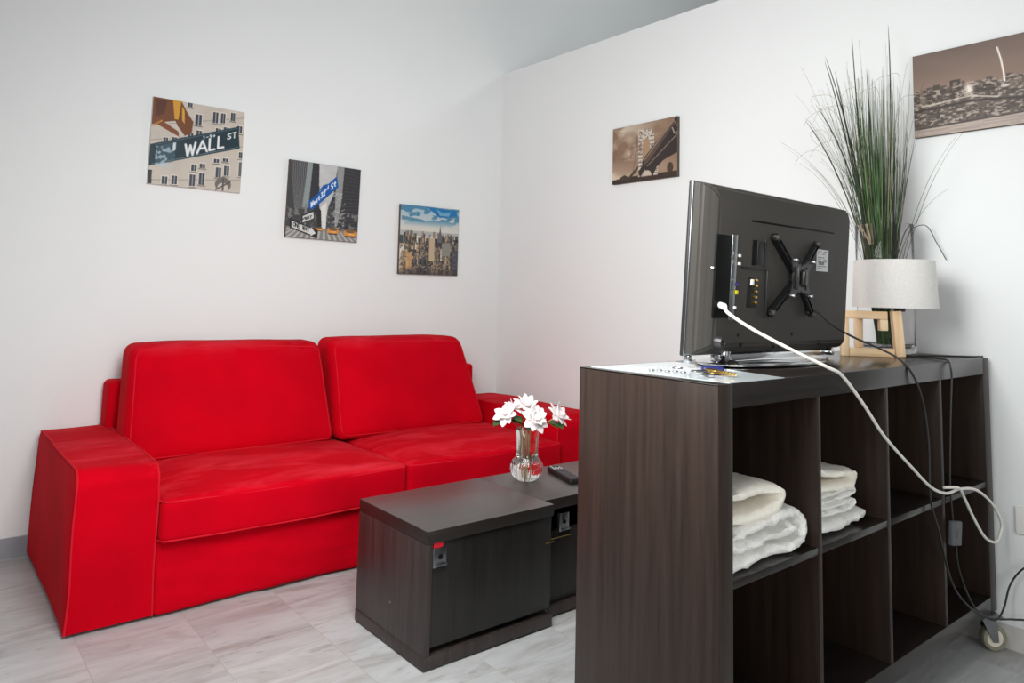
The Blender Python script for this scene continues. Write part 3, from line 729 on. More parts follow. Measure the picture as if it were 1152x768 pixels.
o = link('inline_switch', bm, M['grey_plastic'], lc); o.matrix_parent_inverse = LI; o['label'] = 'grey rectangular switch'
cable('loose_cable', [(-0.270, -2.440, zc-0.001), (-0.215, -2.475, zc-0.001), (-0.12, -2.535, zc-0.001), (-0.045, -2.595, zc-0.001), (-0.014, -2.610, zc-0.002), (-0.0095, -2.612, 0.885), (-0.0095, -2.612, 0.70)], 0.0024, M['black_cable'], 'thin black cable lying along the right end of the shelf top')

# ------------------------------------------------------------------ table lamp
lamp = thing('table_lamp', 'table lamp with pine stick base and round pale linen shade, on the shelving unit', 'lamp', (-0.35, -2.40, zt))
LPI = Matrix.Translation((-0.35, -2.40, zt)).inverted()
def P_(o): o.matrix_parent_inverse = LPI; return o
u2 = Vector((0.66, -0.75, 0)).normalized(); v2 = Vector((0.75, 0.66, 0)).normalized()
base = Vector((-0.436, -2.360, zt))
LF = Matrix((u2, v2, Vector((0, 0, 1)))).transposed().to_4x4(); LF.translation = base      # lamp frame: x along front, y back
def lampbox(name, x0, x1, y0, y1, z0, z1, mt, rot=None):
    bm = bmesh.new(); M4 = LF if rot is None else LF @ rot
    bx(bm, x0, x1, y0, y1, z0, z1, 0.002, 2, M4=M4); return P_(link(name, bm, mt, lamp))
lampbox('post', -0.012, 0.012, -0.012, 0.012, 0.0, 0.118, M['pine'])
lampbox('post', 0.062, 0.086, 0.098, 0.122, 0.0, 0.118, M['pine'])
lampbox('top_bar', -0.016, 0.128, -0.012, 0.012, 0.1185, 0.143, M['pine_h'])
lampbox('cross_bar', 0.064, 0.086, 0.0125, 0.124, 0.1185, 0.143, M['pine_h'])
lampbox('hanging_block', 0.104, 0.128, -0.014, 0.012, 0.082, 0.118, M['pine'])
lampbox('bottom_rail', 0.0125, 0.148, -0.010, 0.010, 0.0, 0.026, M['pine_h'])
lampbox('bottom_rail', 0.064, 0.086, 0.0105, 0.0975, 0.0, 0.024, M['pine_h'])
Rt = Matrix.Translation((0.165, 0, 0)) @ Matrix.Rotation(math.radians(-4), 4, 'Y')
lampbox('leg', -0.014, 0.014, -0.014, 0.014, 0.002, 0.146, M['pine'], Rt)
sc = Vector((-0.258, -2.4425, 0))
bm = bmesh.new()
zs0, zs1, r0, r1 = 1.057, 1.212, 0.1265, 0.1195
prof = [(r0, zs0), (r0+0.0008, zs0+0.004), (r1+0.0008, zs1-0.004), (r1, zs1), (r1-0.002, zs1), (r0-0.002, zs0), (r0, zs0)]
lathe(bm, prof, 64, (sc.x, sc.y, 0)); P_(link('lamp_shade', bm, M['shade'], lamp, sharp=50))
bm = bmesh.new(); lathe(bm, [(0, 1.046), (0.016, 1.046), (0.018, 1.052), (0.016, 1.085), (0, 1.085)], 20, (-0.318, -2.482, 0))
for k in range(3):
    a = 0.6+k*2.094; tube(bm, [(sc.x, sc.y, 1.075), (sc.x+0.122*math.cos(a), sc.y+0.122*math.sin(a), 1.075)], 0.0018, 6)
tube(bm, [(-0.318, -2.482, 1.075), (sc.x, sc.y, 1.075)], 0.003, 6)
P_(link('lamp_socket', bm, M['black'], lamp))

# ------------------------------------------------------------------ tall glass vase with grass
VX, VY = -0.142, -2.362
vase = thing('glass_cylinder_vase', 'tall clear glass cylinder vase behind the table lamp, holding green grass', 'vase', (VX, VY, zt))
bm = bmesh.new(); vr = 0.093
lathe(bm, [(0, 0.0004), (vr-0.010, 0.0004), (vr-0.003, 0.003), (vr-0.001, 0.012), (vr-0.003, 0.20), (vr, 0.440), (vr-0.0011, 0.4415), (vr-0.0022, 0.440), (vr-0.0052, 0.20), (vr-0.0034, 0.03), (vr-0.010, 0.021), (0, 0.018)], 56, (VX, VY, zt))
o = link('glass_body', bm, M['glass'], vase, sharp=60); o.matrix_parent_inverse = Matrix.Translation((VX, VY, zt)).inverted()
plant = thing('grass_plant', 'tall tuft of thin dark green ornamental grass standing in a glass vase', 'plant', (VX, VY, zt+0.02))
PI_ = Matrix.Translation((VX, VY, zt+0.02)).inverted()
random.seed(11)
def blade(bm, p0, p1, p2, p3, w0, mat=0, ex=0.65):
    pts = [((1-t)**3)*p0 + 3*((1-t)**2)*t*p1 + 3*(1-t)*t*t*p2 + t**3*p3 for t in [i/14 for i in range(15)]]
    tube(bm, pts, lambda t: max(0.00035, w0*(1-t)**ex), 4, mat=mat)
rim = zt+0.442
def tipped(bm, tip, w, mat, bend=0.25, ex=0.65):
    tip = Vector(tip)
    a = random.uniform(0, 2*math.pi); r = random.uniform(0, 0.032)
    p0 = Vector((VX+r*math.cos(a), VY+r*math.sin(a), zt+0.026))
    d = tip-p0
    lat = Vector((d.x, d.y, 0)); 
    # keep inside the glass at the rim
    f = min(1.0, 0.068/max(1e-6, lat.length)); 
    pr = p0 + lat*f*random.uniform(0.55, 0.95); pr.z = rim
    c1 = p0 + (pr-p0)*0.8
    c2 = pr + Vector((lat.x*(0.32), lat.y*(0.32), (tip.z-rim)*(0.55+bend)))
    c2.x = min(c2.x, -0.02)
    blade(bm, p0, c1, c2, tip, w, mat, ex)
main = [(-0.13, -2.388, 2.066), (-0.25, -2.25, 1.90), (-0.22, -2.30, 2.02), (-0.26, -2.22, 1.96), (-0.255, -2.215, 1.945), (-0.24, -2.13, 1.74), (-0.22, -2.16, 1.80), (-0.2, -2.34, 1.9)]
bm = bmesh.new()
for tpt in main: tipped(bm, tpt, 0.0034, 1, 0.05, 0.3)
for i in range(190):      # dense upright green core
    t = random.random()
    y = VY + random.gauss(0.035, 0.060); x = VX + random.gauss(-0.02, 0.045); x = min(x, -0.03)
    tipped(bm, (x, y, random.uniform(1.55, 1.90)), random.uniform(0.0013, 0.0028), random.choice((0, 0, 1)), 0.0)
for i in range(26):       # spreading, thinner
    y = VY + random.uniform(-0.20, 0.34); x = min(VX + random.uniform(-0.16, 0.06), -0.03)
    tipped(bm, (x, y, random.uniform(1.55, 1.90)), random.uniform(0.0007, 0.0011), random.choice((1, 2)), 0.1)
for tpt in [(-0.17, -1.99, 1.69), (-0.13, -2.07, 1.78), (-0.13, -2.622, 1.643), (-0.13, -2.60, 1.63), (-0.10, -2.56, 1.46), (-0.16, -2.06, 1.60)]:
    tipped(bm, tpt, 0.0013, 1, 0.05)
for i in range(44):
    y = VY + random.uniform(-0.10, 0.26); x = min(VX + random.uniform(-0.14, 0.06), -0.03)
    tipped(bm, (x, y, random.uniform(1.72, 2.0)), random.uniform(0.0006, 0.0010), random.choice((1, 2)), 0.0)
# curled hair-thin ends
for i in range(14):
    y = VY + random.uniform(-0.12, 0.30); x = min(VX+random.uniform(-0.12, 0.05), -0.04); z = random.uniform(1.62, 1.86)
    s = random.choice((-1, 1)); L0 = random.uniform(0.05, 0.12)
    tube(bm, catmull([(VX+random.uniform(-0.02, 0.02), VY+random.uniform(-0.02, 0.03), rim-0.15), (VX+(x-VX)*0.35, VY+(y-VY)*0.4, rim+(z-rim)*0.45), (x, y+s*0.002, z), (x, y+s*L0*0.5, z+0.03), (x, y+s*L0, z+0.015), (x, y+s*L0*1.25, z-0.02)], 6), 0.0006, 4, mat=2)
tube(bm, catmull([(-0.12, -2.40, 1.24), (-0.105, -2.425, 1.318), (-0.055, -2.465, 1.345), (-0.03, -2.49, 1.285), (-0.018, -2.515, 1.225)], 6), 0.0015, 5, mat=1)
o = link('blades', bm, [M['grass'], M['grass_dark'], M['grass_pale']], plant); o.matrix_parent_inverse = PI_
bm = bmesh.new()
for i in range(34):  # bundle of thin pale beige sticks fanning out just below the rim
    a = random.uniform(0, 2*math.pi); r = random.uniform(0, 0.022)
    tube(bm, [(VX-0.030+r*0.5*math.cos(a), VY+0.030+r*0.5*math.sin(a), rim-0.075), (VX-0.042+r*1.3*math.cos(a), VY+0.050+r*1.3*math.sin(a), rim-0.005)], 0.0022, 5)
o = link('beige_sticks', bm, M['stick_beige'], plant); o.matrix_parent_inverse = PI_; o['label'] = 'pale beige thin sticks at the rim'

# ------------------------------------------------------------------ sheet, keys, remote
bm = bmesh.new()
q = [(-1.492, -2.262), (-1.18, -2.262), (-1.262, -2.6315), (-1.468, -2.6315)]
A = [bm.verts.new((x, y, zt+0.0003)) for x, y in q]; B = [bm.verts.new((x, y, zt+0.0015)) for x, y in q]
for k in range(4): bm.faces.new((A[k], A[(k+1) % 4], B[(k+1) % 4], B[k]))
bm.faces.new(B); bm.faces.new(A[::-1])
tag(link('plastic_sheet', bm, M['paper'], smooth=False), 'pale glossy sheet lying on the left end of the shelving unit', 'sheet')
ks = thing('key_bunch', 'small bunch of keys with a navy fob on the pale sheet beside the television', 'keys', (-1.375, -2.49, zt+0.0015))
ks.scale = (1.35, 1.35, 1.35)
def kring(bm, c, r, tr=0.0011): tube(bm, [(c[0]+r*math.cos(a*math.pi/8), c[1]+r*math.sin(a*math.pi/8), c[2]) for a in range(16)], tr, 6, closed=True)
bm = bmesh.new(); kring(bm, (0, 0, 0.004), 0.014); kring(bm, (-0.02, 0.03, 0.0075), 0.008); link('key_ring', bm, M['steel'], ks)
def key(c, ang, z, mt):
    bm = bmesh.new(); Mk = Matrix.Translation((c[0], c[1], z)) @ Matrix.Rotation(ang, 4, 'Z') @ Matrix.Rotation(math.radians(4), 4, 'Y')
    r = bmesh.ops.create_circle(bm, cap_ends=True, segments=20, radius=0.0115)
    e = bmesh.ops.extrude_face_region(bm, geom=bm.faces[:]); 
    for v in [g for g in e['geom'] if isinstance(g, bmesh.types.BMVert)]: v.co.z += 0.0022
    for v in bm.verts: v.co = Mk @ v.co
    bx(bm, 0.009, 0.042, -0.004, 0.004, 0, 0.0022, 0.0004, M4=Mk)
    for i in range(4): bx(bm, 0.018+i*0.006, 0.021+i*0.006, -0.0055, -0.0035, 0, 0.0022, 0, M4=Mk)
    link('key', bm, mt, ks)
key((0.012, -0.012), -0.9, 0.002, M['brass']); key((-0.012, -0.015), -2.2, 0.0045, M['steel']); key((0.004, -0.022), -1.5, 0.007, M['brass'])
bm = bmesh.new(); bx(bm, -0.018, 0.018, -0.010, 0.010, 0.001, 0.011, 0.004, 3, M4=Matrix.Translation((0.030, -0.004, 0)) @ Matrix.Rotation(-0.7, 4, 'Z')); link('key_fob', bm, M['navy'], ks)
bm = bmesh.new()
for i in range(5):
    tube(bm, [(-0.018-0.006*i+0.0045*math.cos(a*math.pi/5), 0.02+0.012*i+0.0045*math.sin(a*math.pi/5), 0.0015+0.0006*(i % 2)) for a in range(10)], 0.0009, 5, closed=True)
link('key_chain', bm, M['steel'], ks)

rm = thing('remote_control', 'black remote control lying on the coffee table beside the small glass vase', 'remote control', (-0.800, -1.452, 0.386), math.radians(-18))
bm = bmesh.new(); soft_box(bm, (-0.024, -0.105, 0.001), (0.024, 0.105, 0.019), 0.005, (4, 8, 2)); link('body', bm, M['black'], rm)
random.seed(2)
for r in range(9):
    for c in range(3):
        bm = bmesh.new(); lathe(bm, [(0, 0.0188), (0.0045, 0.0188), (0.0045, 0.0205), (0.0035, 0.021), (0, 0.021)], 10, (-0.014+c*0.014, 0.090-r*0.018, 0))
        link('button', bm, M['white_ink'] if r in (1, 2) or (r == 0 and c == 0) else M['grey_plastic'], rm)

# ------------------------------------------------------------------ small vase with flowers
fx, fy = -0.948, -1.405
fv = thing('ribbed_glass_vase', 'small ribbed glass vase with a round belly, on the coffee table', 'vase', (fx, fy, 0.386))
prof_o = [(0.0, 0.0004), (0.030, 0.0004), (0.036, 0.004), (0.052, 0.018), (0.0615, 0.040), (0.060, 0.058), (0.050, 0.074), (0.042, 0.083), (0.0405, 0.095), (0.0405, 0.13), (0.0425, 0.165), (0.0445, 0.184), (0.0435, 0.187)]
prof_i = [(0.041, 0.184), (0.039, 0.165), (0.0375, 0.13), (0.0375, 0.095), (0.0385, 0.083), (0.046, 0.073), (0.0555, 0.057), (0.057, 0.040), (0.048, 0.021), (0.030, 0.009), (0, 0.008)]
bm = bmesh.new()
def ribm(a, h): return 1 + (0.022*math.cos(24*a) if 0.006 < h < 0.08 else 0.012*math.cos(24*a) if h < 0.18 else 0)
lathe(bm, prof_o, 144, (0, 0, 0), mod=ribm); 
bm2 = bm
r_ = [v for v in bm.verts]
lathe(bm, prof_i, 144, (0, 0, 0))
link('glass_body', bm, M['ribbed'], fv, sharp=60)
def flower(cx, cy, cz, r, tilt_, label, np_=9, leaves=2, seed=0):
    random.seed(seed)
    t = thing('flower', label, 'flower', (fx, fy, 0.40), group='white flowers in the ribbed vase')
    h = Vector((cx, cy, cz))-Vector((fx, fy, 0.40))
    bm = bmesh.new()
    s0 = Vector((random.uniform(-0.012, 0.012), random.uniform(-0.012, 0.012), 0.002)); k = Vector((h.x*0.25, h.y*0.25, 0.165)); 
    tube(bm, catmull([s0, (s0+k)/2, k, h-Vector((tilt_[0], tilt_[1], 1)).normalized()*0.012], 6), 0.002, 6)
    link('stem', bm, M['stem'], t)
    nrm = Vector((tilt_[0], tilt_[1], 1)).normalized(); Q = nrm.to_track_quat('Z', 'Y').to_matrix().to_4x4(); Q.translation = h
    bm = bmesh.new()
    for lay, (n_, el, ln) in enumerate(((np_, 0.15, 1.0), (np_-2, 0.60, 0.86), (max(4, np_-4), 1.05, 0.6))):
        for i in range(n_):
            a = 2*math.pi*(i+0.35*lay)/n_ + random.uniform(-0.15, 0.15); Lr = r*ln*random.uniform(0.9, 1.08); wd = Lr*0.30
            e = el+random.uniform(-0.12, 0.12); grid = []
            for ii in range(7):
                s = ii/6; row = []
                for jj in range(5):
                    w = (jj-2)/2; ww = wd*math.sin(math.pi*min(1, 0.10+s*0.88))**0.75
                    x = Lr*s*math.cos(e); z = Lr*s*math.sin(e) + 0.22*Lr*s*s*(0.5 if lay else -0.25) + abs(w)**2*0.22*ww + 0.001
                    p = Vector((x, w*ww, z)); p = Matrix.Rotation(a, 4, 'Z') @ p
                    row.append(bm.verts.new(Q @ p))
                grid.append(row)
            for ii in range(6):
                for jj in range(4): bm.faces.new((grid[ii][jj], grid[ii][jj+1], grid[ii+1][jj+1], grid[ii+1][jj]))
    pe = link('petals', bm, M['petal'], t, sharp=80)
    sm = pe.modifiers.new('thickness', 'SOLIDIFY'); sm.thickness = 0.0006
    bm = bmesh.new(); lathe(bm, [(0, -0.006), (0.006, 0.0), (0.006, 0.006), (0, 0.010)], 12, (0, 0, 0))
    for v in bm.verts: v.co = Q @ v.co
    link('flower_centre', bm, M['petal_core'], t)
    for i in range(leaves+1):
        bm = bmesh.new(); a = random.uniform(0, 2*math.pi); Lr = random.uniform(0.050, 0.066)
        o0 = h - nrm*0.026 + Vector((0, 0, -0.010))
        grid = []
        for ii in range(9):
            s = ii/8; row = []
            for jj in range(5):
                w = (jj-2)/2; ww = 0.42*Lr*math.sin(math.pi*min(1, s*0.97+0.02))**0.8*(1+0.12*math.sin(s*28)*abs(w))
                p = Vector((Lr*s, w*ww, -0.30*Lr*s*s+0.2*ww*abs(w)+0.12*Lr*s))
                row.append(bm.verts.new(o0 + Matrix.Rotation(a, 3, 'Z') @ p))
            grid.append(row)
        for ii in range(8):
            for jj in range(4): bm.faces.new((grid[ii][jj], grid[ii][jj+1], grid[ii+1][jj+1], grid[ii+1][jj]))
        lo = link('leaf', bm, M['leaf'], t, sharp=80); sm = lo.modifiers.new('thickness', 'SOLIDIFY'); sm.thickness = 0.0008
flower(-1.052, -1.40, 0.630, 0.046, (-0.9, -0.8), 'leftmost white flower in the ribbed vase, leaning left', 7, 2, 1)
flower(-1.000, -1.385, 0.648, 0.042, (0.2, -0.5), 'white flower second from the left, cupped open beside the leftmost one', 6, 2, 2)
flower(-0.935, -1.38, 0.648, 0.054, (0.1, -0.5), 'highest white flower at the back of the ribbed vase', 9, 2, 3)
flower(-0.950, -1.445, 0.612, 0.056, (-0.2, -1.5), 'large white flower hanging over the front rim of the ribbed vase', 9, 2, 4)
flower(-0.832, -1.44, 0.612, 0.056, (0.7, -1.1), 'rightmost white flower in the ribbed vase, turned to the right', 8, 3, 5)

# ------------------------------------------------------------------ towels
def folded(name, path, y0, y1, th, mt, label, parent=None, seed=0, amp=0.003, yfn=None):
    """folded cloth: a path in the x-z plane with thickness, extruded along y, soft noisy surface"""
    P = catmull([(x, 0, z) for x, z in path], 6); n = len(P)
    nrm = []
    for i in range(n):
        a = P[max(0, i-1)]; b = P[min(n-1, i+1)]; d = (b-a).normalized(); nrm.append(Vector((-d.z, 0, d.x)))
    outl = [P[i]+nrm[i]*th/2 for i in range(n)] + [P[-1]+(P[-1]-P[-2]).normalized()*th*0.35] + [P[i]-nrm[i]*th/2 for i in range(n-1, -1, -1)] + [P[0]+(P[0]-P[1]).normalized()*th*0.35]
    cen = P + [P[-1]] + P[::-1] + [P[0]]
    bm = bmesh.new(); ny = 18; rings = []
    for j in range(ny+1):
        s = j/ny; y = y0+(y1-y0)*s
        e = min(s, 1-s)*ny; k = [0.45, 0.80, 0.95][int(e)] if e < 3 else 1.0
        ring = []
        for q, cc in zip(outl, cen):
            p = cc + (q-cc)*k; p = Vector((p.x, y, p.z))
            v = Vector((nz(p, 28, seed), nz(p, 28, seed+9), nz(p, 28, seed+17)))*amp + Vector((nz(p, 90, seed), nz(p, 90, seed+3), nz(p, 90, seed+5)))*amp*0.9
            p = p + v + Vector((0, 0.010*nz(Vector((p.x, 0, p.z)), 14, seed), 0))
            if yfn: p = yfn(p)
            ring.append(bm.verts.new(p))
        rings.append(ring)
    m_ = len(outl)
    for A, B in zip(rings, rings[1:]):
        for k in range(m_): bm.faces.new((A[k], A[(k+1) % m_], B[(k+1) % m_], B[k]))
    for ring in (rings[0], rings[-1]):
        for k in range(n-1): bm.faces.new((ring[k], ring[k+1], ring[2*n-k-1], ring[2*n-k]))
        bm.faces.new((ring[n-1], ring[n], ring[n+1])); bm.faces.new((ring[0], ring[2*n], ring[2*n+1]))
    o = link(name, bm, mt, parent, sharp=80)
    return tag(o, label, 'towel')
zsft = zm+ti/2
A0 = zsft+0.016
folded('folded_towel', [(-1.432, A0+0.029), (-1.35, A0+0.028), (-1.25, A0+0.030), (-1.195, A0+0.036), (-1.185, A0+0.048), (-1.21, A0+0.058), (-1.30, A0+0.058), (-1.40, A0+0.058), (-1.43, A0+0.044)][:0] +
       [(-1.44, A0), (-1.33, A0), (-1.22, A0), (-1.165, A0+0.008), (-1.150, A0+0.036), (-1.175, A0+0.064), (-1.23, A0+0.072), (-1.30, A0+0.066), (-1.40, A0+0.060), (-1.435, A0+0.050), (-1.42, A0+0.033), (-1.36, A0+0.029), (-1.26, A0+0.032), (-1.20, A0+0.038)],
       -2.615, -2.33, 0.026, M['terry'], 'thick fluffy white bath towel at the bottom of the left pile in the shelving unit', seed=1, amp=0.0055)
B0 = A0+0.084
folded('folded_towel', [(-1.445, B0+0.004), (-1.36, B0+0.000), (-1.28, B0+0.002), (-1.245, B0+0.010), (-1.236, B0+0.026), (-1.255, B0+0.042), (-1.31, B0+0.050), (-1.38, B0+0.052), (-1.445, B0+0.052)],
       -2.612, -2.34, 0.028, M['terry_cream'], 'smaller cream towel on top of the left pile in the shelving unit', seed=3, amp=0.0022)
folded('folded_towel', [(-1.085, zsft+0.024), (-1.00, zsft+0.021), (-0.90, zsft+0.020), (-0.855, zsft+0.026)],
       -2.610, -2.34, 0.032, M['terry'], 'thick white towel at the bottom of the right pile in the shelving unit', seed=5, amp=0.004)
zz0 = zsft+0.046
for i, (lab, xe) in enumerate((('thin white towel, second from the bottom of the right pile', -0.895), ('thin white towel, third from the bottom of the right pile', -0.885))):
    z0 = zz0+0.026*i
    folded('folded_towel', [(-1.085, z0+0.006), (-1.0, z0+0.004), (-0.93, z0+0.004), (xe, z0+0.010), (xe-0.004, z0+0.019), (-0.93, z0+0.0195), (-1.0, z0+0.0195), (-1.085, z0+0.020)][:], -2.606+0.004*i, -2.35, 0.0135, M['terry'], lab+' in the shelving unit', seed=7+i, amp=0.0022)
z0 = zz0+0.057
folded('folded_towel', [(-1.085, z0+0.008), (-1.0, z0+0.004), (-0.92, z0+0.002), (-0.885, z0+0.012), (-0.893, z0+0.026), (-0.95, z0+0.032), (-1.02, z0+0.040), (-1.085, z0+0.058)],
       -2.606, -2.36, 0.022, M['terry_cream'], 'soft white towel on top of the right pile in the shelving unit', seed=12, amp=0.003)

# ------------------------------------------------------------------ wall socket
so = thing('wall_socket', 'white wall socket low on the right wall beside the shelving unit', 'socket', (0, -2.73, 0.40))
bm = bmesh.new(); bx(bm, -0.009, 0.0, -0.042, 0.042, -0.042, 0.042, 0.003, 3); link('face_plate', bm, M['white_plastic'], so)
bm = bmesh.new(); lathe(bm, [(0, -0.0035), (0.017, -0.0035), (0.018, -0.0105), (0.021, -0.0105), (0.021, 0), (0, 0)], 28, (-0.0, 0, 0), 'x'); link('socket_well', bm, M['white_plastic'], so)

# ------------------------------------------------------------------ pictures (printed canvases)
def lin(a): a = np.clip(a, 0, 1); return np.where(a <= 0.04045, a/12.92, ((a+0.055)/1.055)**2.4)
def fbm(u, v, s, seed=0, octv=4):
    out = np.zeros_like(u); amp = 1; tot = 0
    for o_ in range(octv):
        rs = np.random.RandomState(seed+o_*13); g = rs.rand(64, 64); f = s*2**o_
        x = (u*f) % 64; y = (v*f) % 64; xi = np.floor(x).astype(int); yi = np.floor(y).astype(int); fx_ = x-xi; fy_ = y-yi
        fx_ = fx_*fx_*(3-2*fx_); fy_ = fy_*fy_*(3-2*fy_)
        a = g[yi % 64, xi % 64]; b = g[yi % 64, (xi+1) % 64]; c = g[(yi+1) % 64, xi % 64]; d = g[(yi+1) % 64, (xi+1) % 64]
        out += amp*((a*(1-fx_)+b*fx_)*(1-fy_)+(c*(1-fx_)+d*fx_)*fy_); tot += amp; amp *= 0.5
    return out/tot
class Print:
    def __init__(s, n, m):
        n *= 2; m *= 2; s.n, s.m = n, m
        s.u, s.v = np.meshgrid((np.arange(n)+0.5)/n, (np.arange(m)+0.5)/m); s.a = np.zeros((m, n, 3))
    def put(s, mask, col, al=1.0):
        c = np.array(col, float)/255 if not isinstance(col, np.ndarray) else col
        if c.ndim == 1: c = c[None, None, :]
        k = (mask*al)[..., None]; s.a = s.a*(1-k)+c*k
    def poly(s, pts, col, al=1.0):
        ins = np.zeros(s.u.shape, bool); P = pts
        for (x0, y0), (x1, y1) in zip(P, P[1:]+P[:1]):
            if y0 == y1: continue
            cond = ((y0 > s.v) != (y1 > s.v)) & (s.u < (x1-x0)*(s.v-y0)/(y1-y0)+x0); ins ^= cond
        s.put(ins.astype(float), col, al)
    def rect(s, x0, y0, x1, y1, col, al=1.0): s.put(((s.u >= x0) & (s.u <= x1) & (s.v >= y0) & (s.v <= y1)).astype(float), col, al)
    def line(s, pts, w, col, al=1.0):
        d = np.full(s.u.shape, 9.0)
        for (x0, y0), (x1, y1) in zip(pts, pts[1:]):
            dx, dy = x1-x0, y1-y0; q = dx*dx+dy*dy+1e-12
            t = np.clip(((s.u-x0)*dx+(s.v-y0)*dy)/q, 0, 1); d = np.minimum(d, np.hypot(s.u-x0-t*dx, s.v-y0-t*dy))
        s.put(np.clip((w-d)/(w*0.3+0.002)+0.5, 0, 1), col, al)
GL = {'W': [[(0, 0), (.25, 1), (.5, .15), (.75, 1), (1, 0)]], 'A': [[(0, 1), (.5, 0), (1, 1)], [(.2, .65), (.8, .65)]], 'L': [[(0, 0), (0, 1), (.85, 1)]],
      'S': [[(.95, .12), (.5, 0), (.08, .2), (.2, .45), (.8, .58), (.92, .8), (.5, 1), (.03, .88)]], 'T': [[(0, 0), (1, 0)], [(.5, 0), (.5, 1)]],
      'O': [[(.5, 0), (.05, .25), (.05, .75), (.5, 1), (.95, .75), (.95, .25), (.5, 0)]], 'N': [[(0, 1), (0, 0), (1, 1), (1, 0)]], 'E': [[(1, 0), (0, 0), (0, 1), (1, 1)], [(0, .5), (.8, .5)]],
      'Y': [[(0, 0), (.5, .5), (1, 0)], [(.5, .5), (.5, 1)]], '3': [[(.05, .05), (.8, 0), (.9, .3), (.4, .45), (.95, .65), (.8, 1), (.05, .95)]], '2': [[(.05, .2), (.5, 0), (.95, .2), (.8, .5), (.05, 1), (1, 1)]],
      'n': [[(.1, .4), (.1, 1)], [(.1, .6), (.5, .4), (.9, .6), (.9, 1)]], 'd': [[(.9, 0), (.9, 1), (.4, 1), (.1, .75), (.4, .45), (.9, .5)]], 'e': [[(.1, .7), (.9, .7), (.8, .45), (.4, .4), (.1, .7), (.35, 1), (.85, .95)]],
      's': [[(.9, .45), (.4, .4), (.2, .55), (.8, .8), (.6, 1), (.1, .95)]], 't': [[(.4, .1), (.4, .9), (.8, 1)], [(.05, .42), (.8, .42)]], '1': [[(.2, .2), (.5, 0), (.5, 1)]], '-': [[(.1, .5), (.9, .5)]],
      '9': [[(.9, .4), (.4, .5), (.1, .25), (.5, 0), (.9, .2), (.9, .5), (.6, 1), (.2, 1)]], '>': [[(0, .5), (1, .5)], [(.6, .15), (1, .5), (.6, .85)]], ' ': []}
def text(pr, st, x, y, cw, ch, dx, dy, w, col, gap=0.3, shear=0.0):
    """x,y top-left; direction (dx,dy) per unit advance; letters stand on the v axis"""
    for chh in st:
        for stroke in GL.get(chh, []):
            pr.line([(x+(a*cw)*dx+b*ch*shear, y+(a*cw)*dy+b*ch) for a, b in stroke], w, col)
        x += cw*(1+gap)*dx; y += cw*(1+gap)*dy
def canvas(name, label, origin, du, dn, w, h, th, pr, side, rot=0.0):
    """origin = top-left corner on the front face; du = unit vector across; dn = outward normal"""
    du = Vector(du); dn = Vector(dn); o0 = Vector(origin)
    t = thing(name, label, 'picture', o0 + du*w/2 - Vector((0, 0, h/2)) - dn*th, group=None)
    Mi = Matrix.Translation(t.location).inverted()
    cc = o0 + du*w/2 - Vector((0, 0, h/2))
    RM = Matrix.Translation(cc) @ Matrix.Rotation(rot, 4, dn) @ Matrix.Translation(-cc)
    pr.a = pr.a.reshape(pr.m//2, 2, pr.n//2, 2, 3).mean((1, 3)); n, m_ = pr.n//2, pr.m//2
    me = bpy.data.meshes.new('printed_image')
    uu = np.linspace(0, 1, n+1); vv = np.linspace(0, 1, m_+1)
    P = np.array([RM @ (o0+dn*0.0004+du*(a*w)-Vector((0, 0, b*h))) for b in vv for a in uu])
    idx = np.arange((n+1)*(m_+1)).reshape(m_+1, n+1)
    Q = np.stack([idx[:-1, :-1], idx[1:, :-1], idx[1:, 1:], idx[:-1, 1:]], -1).reshape(-1, 4)
    me.from_pydata(P.tolist(), [], Q.tolist())
    ca = me.color_attributes.new('Col', 'FLOAT_COLOR', 'CORNER')
    col = lin(pr.a).reshape(-1, 3); col = np.concatenate([col, np.ones((len(col), 1))], 1); col = np.repeat(col, 4, axis=0)
    ca.data.foreach_set('color', col.astype(np.float32).ravel())
    mt, nt, b = new_mat(name+'_print'); at = nt.nodes.new('ShaderNodeAttribute'); at.attribute_name = 'Col'
    nt.links.new(at.outputs['Color'], b.inputs['Base Color']); b.inputs['Roughness'].default_value = 0.45; b.inputs['Specular IOR Level'].default_value = 0.35
    me.materials.append(mt)
    po = bpy.data.objects.new('printed_image', me); C.objects.link(po); po.parent = t; po.matrix_parent_inverse = Mi
    bm = bmesh.new()
    Bm = Matrix((du, dn, Vector((0, 0, 1)))).transposed().to_4x4(); Bm.translation = o0
    bx(bm, 0, w, -th, 0, -h, 0, 0.001, M4=RM @ Bm)
    so_ = link('stretched_canvas', bm, side, t); so_.matrix_parent_inverse = Mi
    return t

# 1 street sign
p = Print(150, 145); p.a[:] = np.array((206, 196, 184))/255
p.put(fbm(p.u, p.v, 7, 3)*0.5, (170, 160, 150))
for y0, y1 in ((0.30, -0.02), (0.47, 0.17), (0.62, 0.34), (0.93, 0.75)): p.line([(0.0, y0+0.03), (1, y1+0.09)], 0.006, (150, 140, 130), 0.7)
win = [(0.45, .12, .07, .13), (0.64, .06, .06, .13), (0.73, .06, .05, .12), (0.92, .18, .06, .09), (0.68, .25, .06, .09), (0.77, .22, .06, .08), (0.38, .35, .06, .09), (0.47, .31, .06, .09), (0.13, .45, .05, .09), (0.22, .43, .05, .09), (0.44, .72, .06, .08), (0.53, .70, .06, .05), (0.68, .62, .06, .05), (0.78, .60, .06, .04), (0.96, .50, .04, .08), (0.97, .62, .03, .18), (0.43, .84, .06, .14), (0.53, .81, .06, .14), (0.71, .72, .06, .12), (0.80, .69, .06, .12), (0.14, .90, .06, .09), (0.24, .88, .06, .10), (0.36, .0, .05, .05), (0.84, .03, .05, .1)]
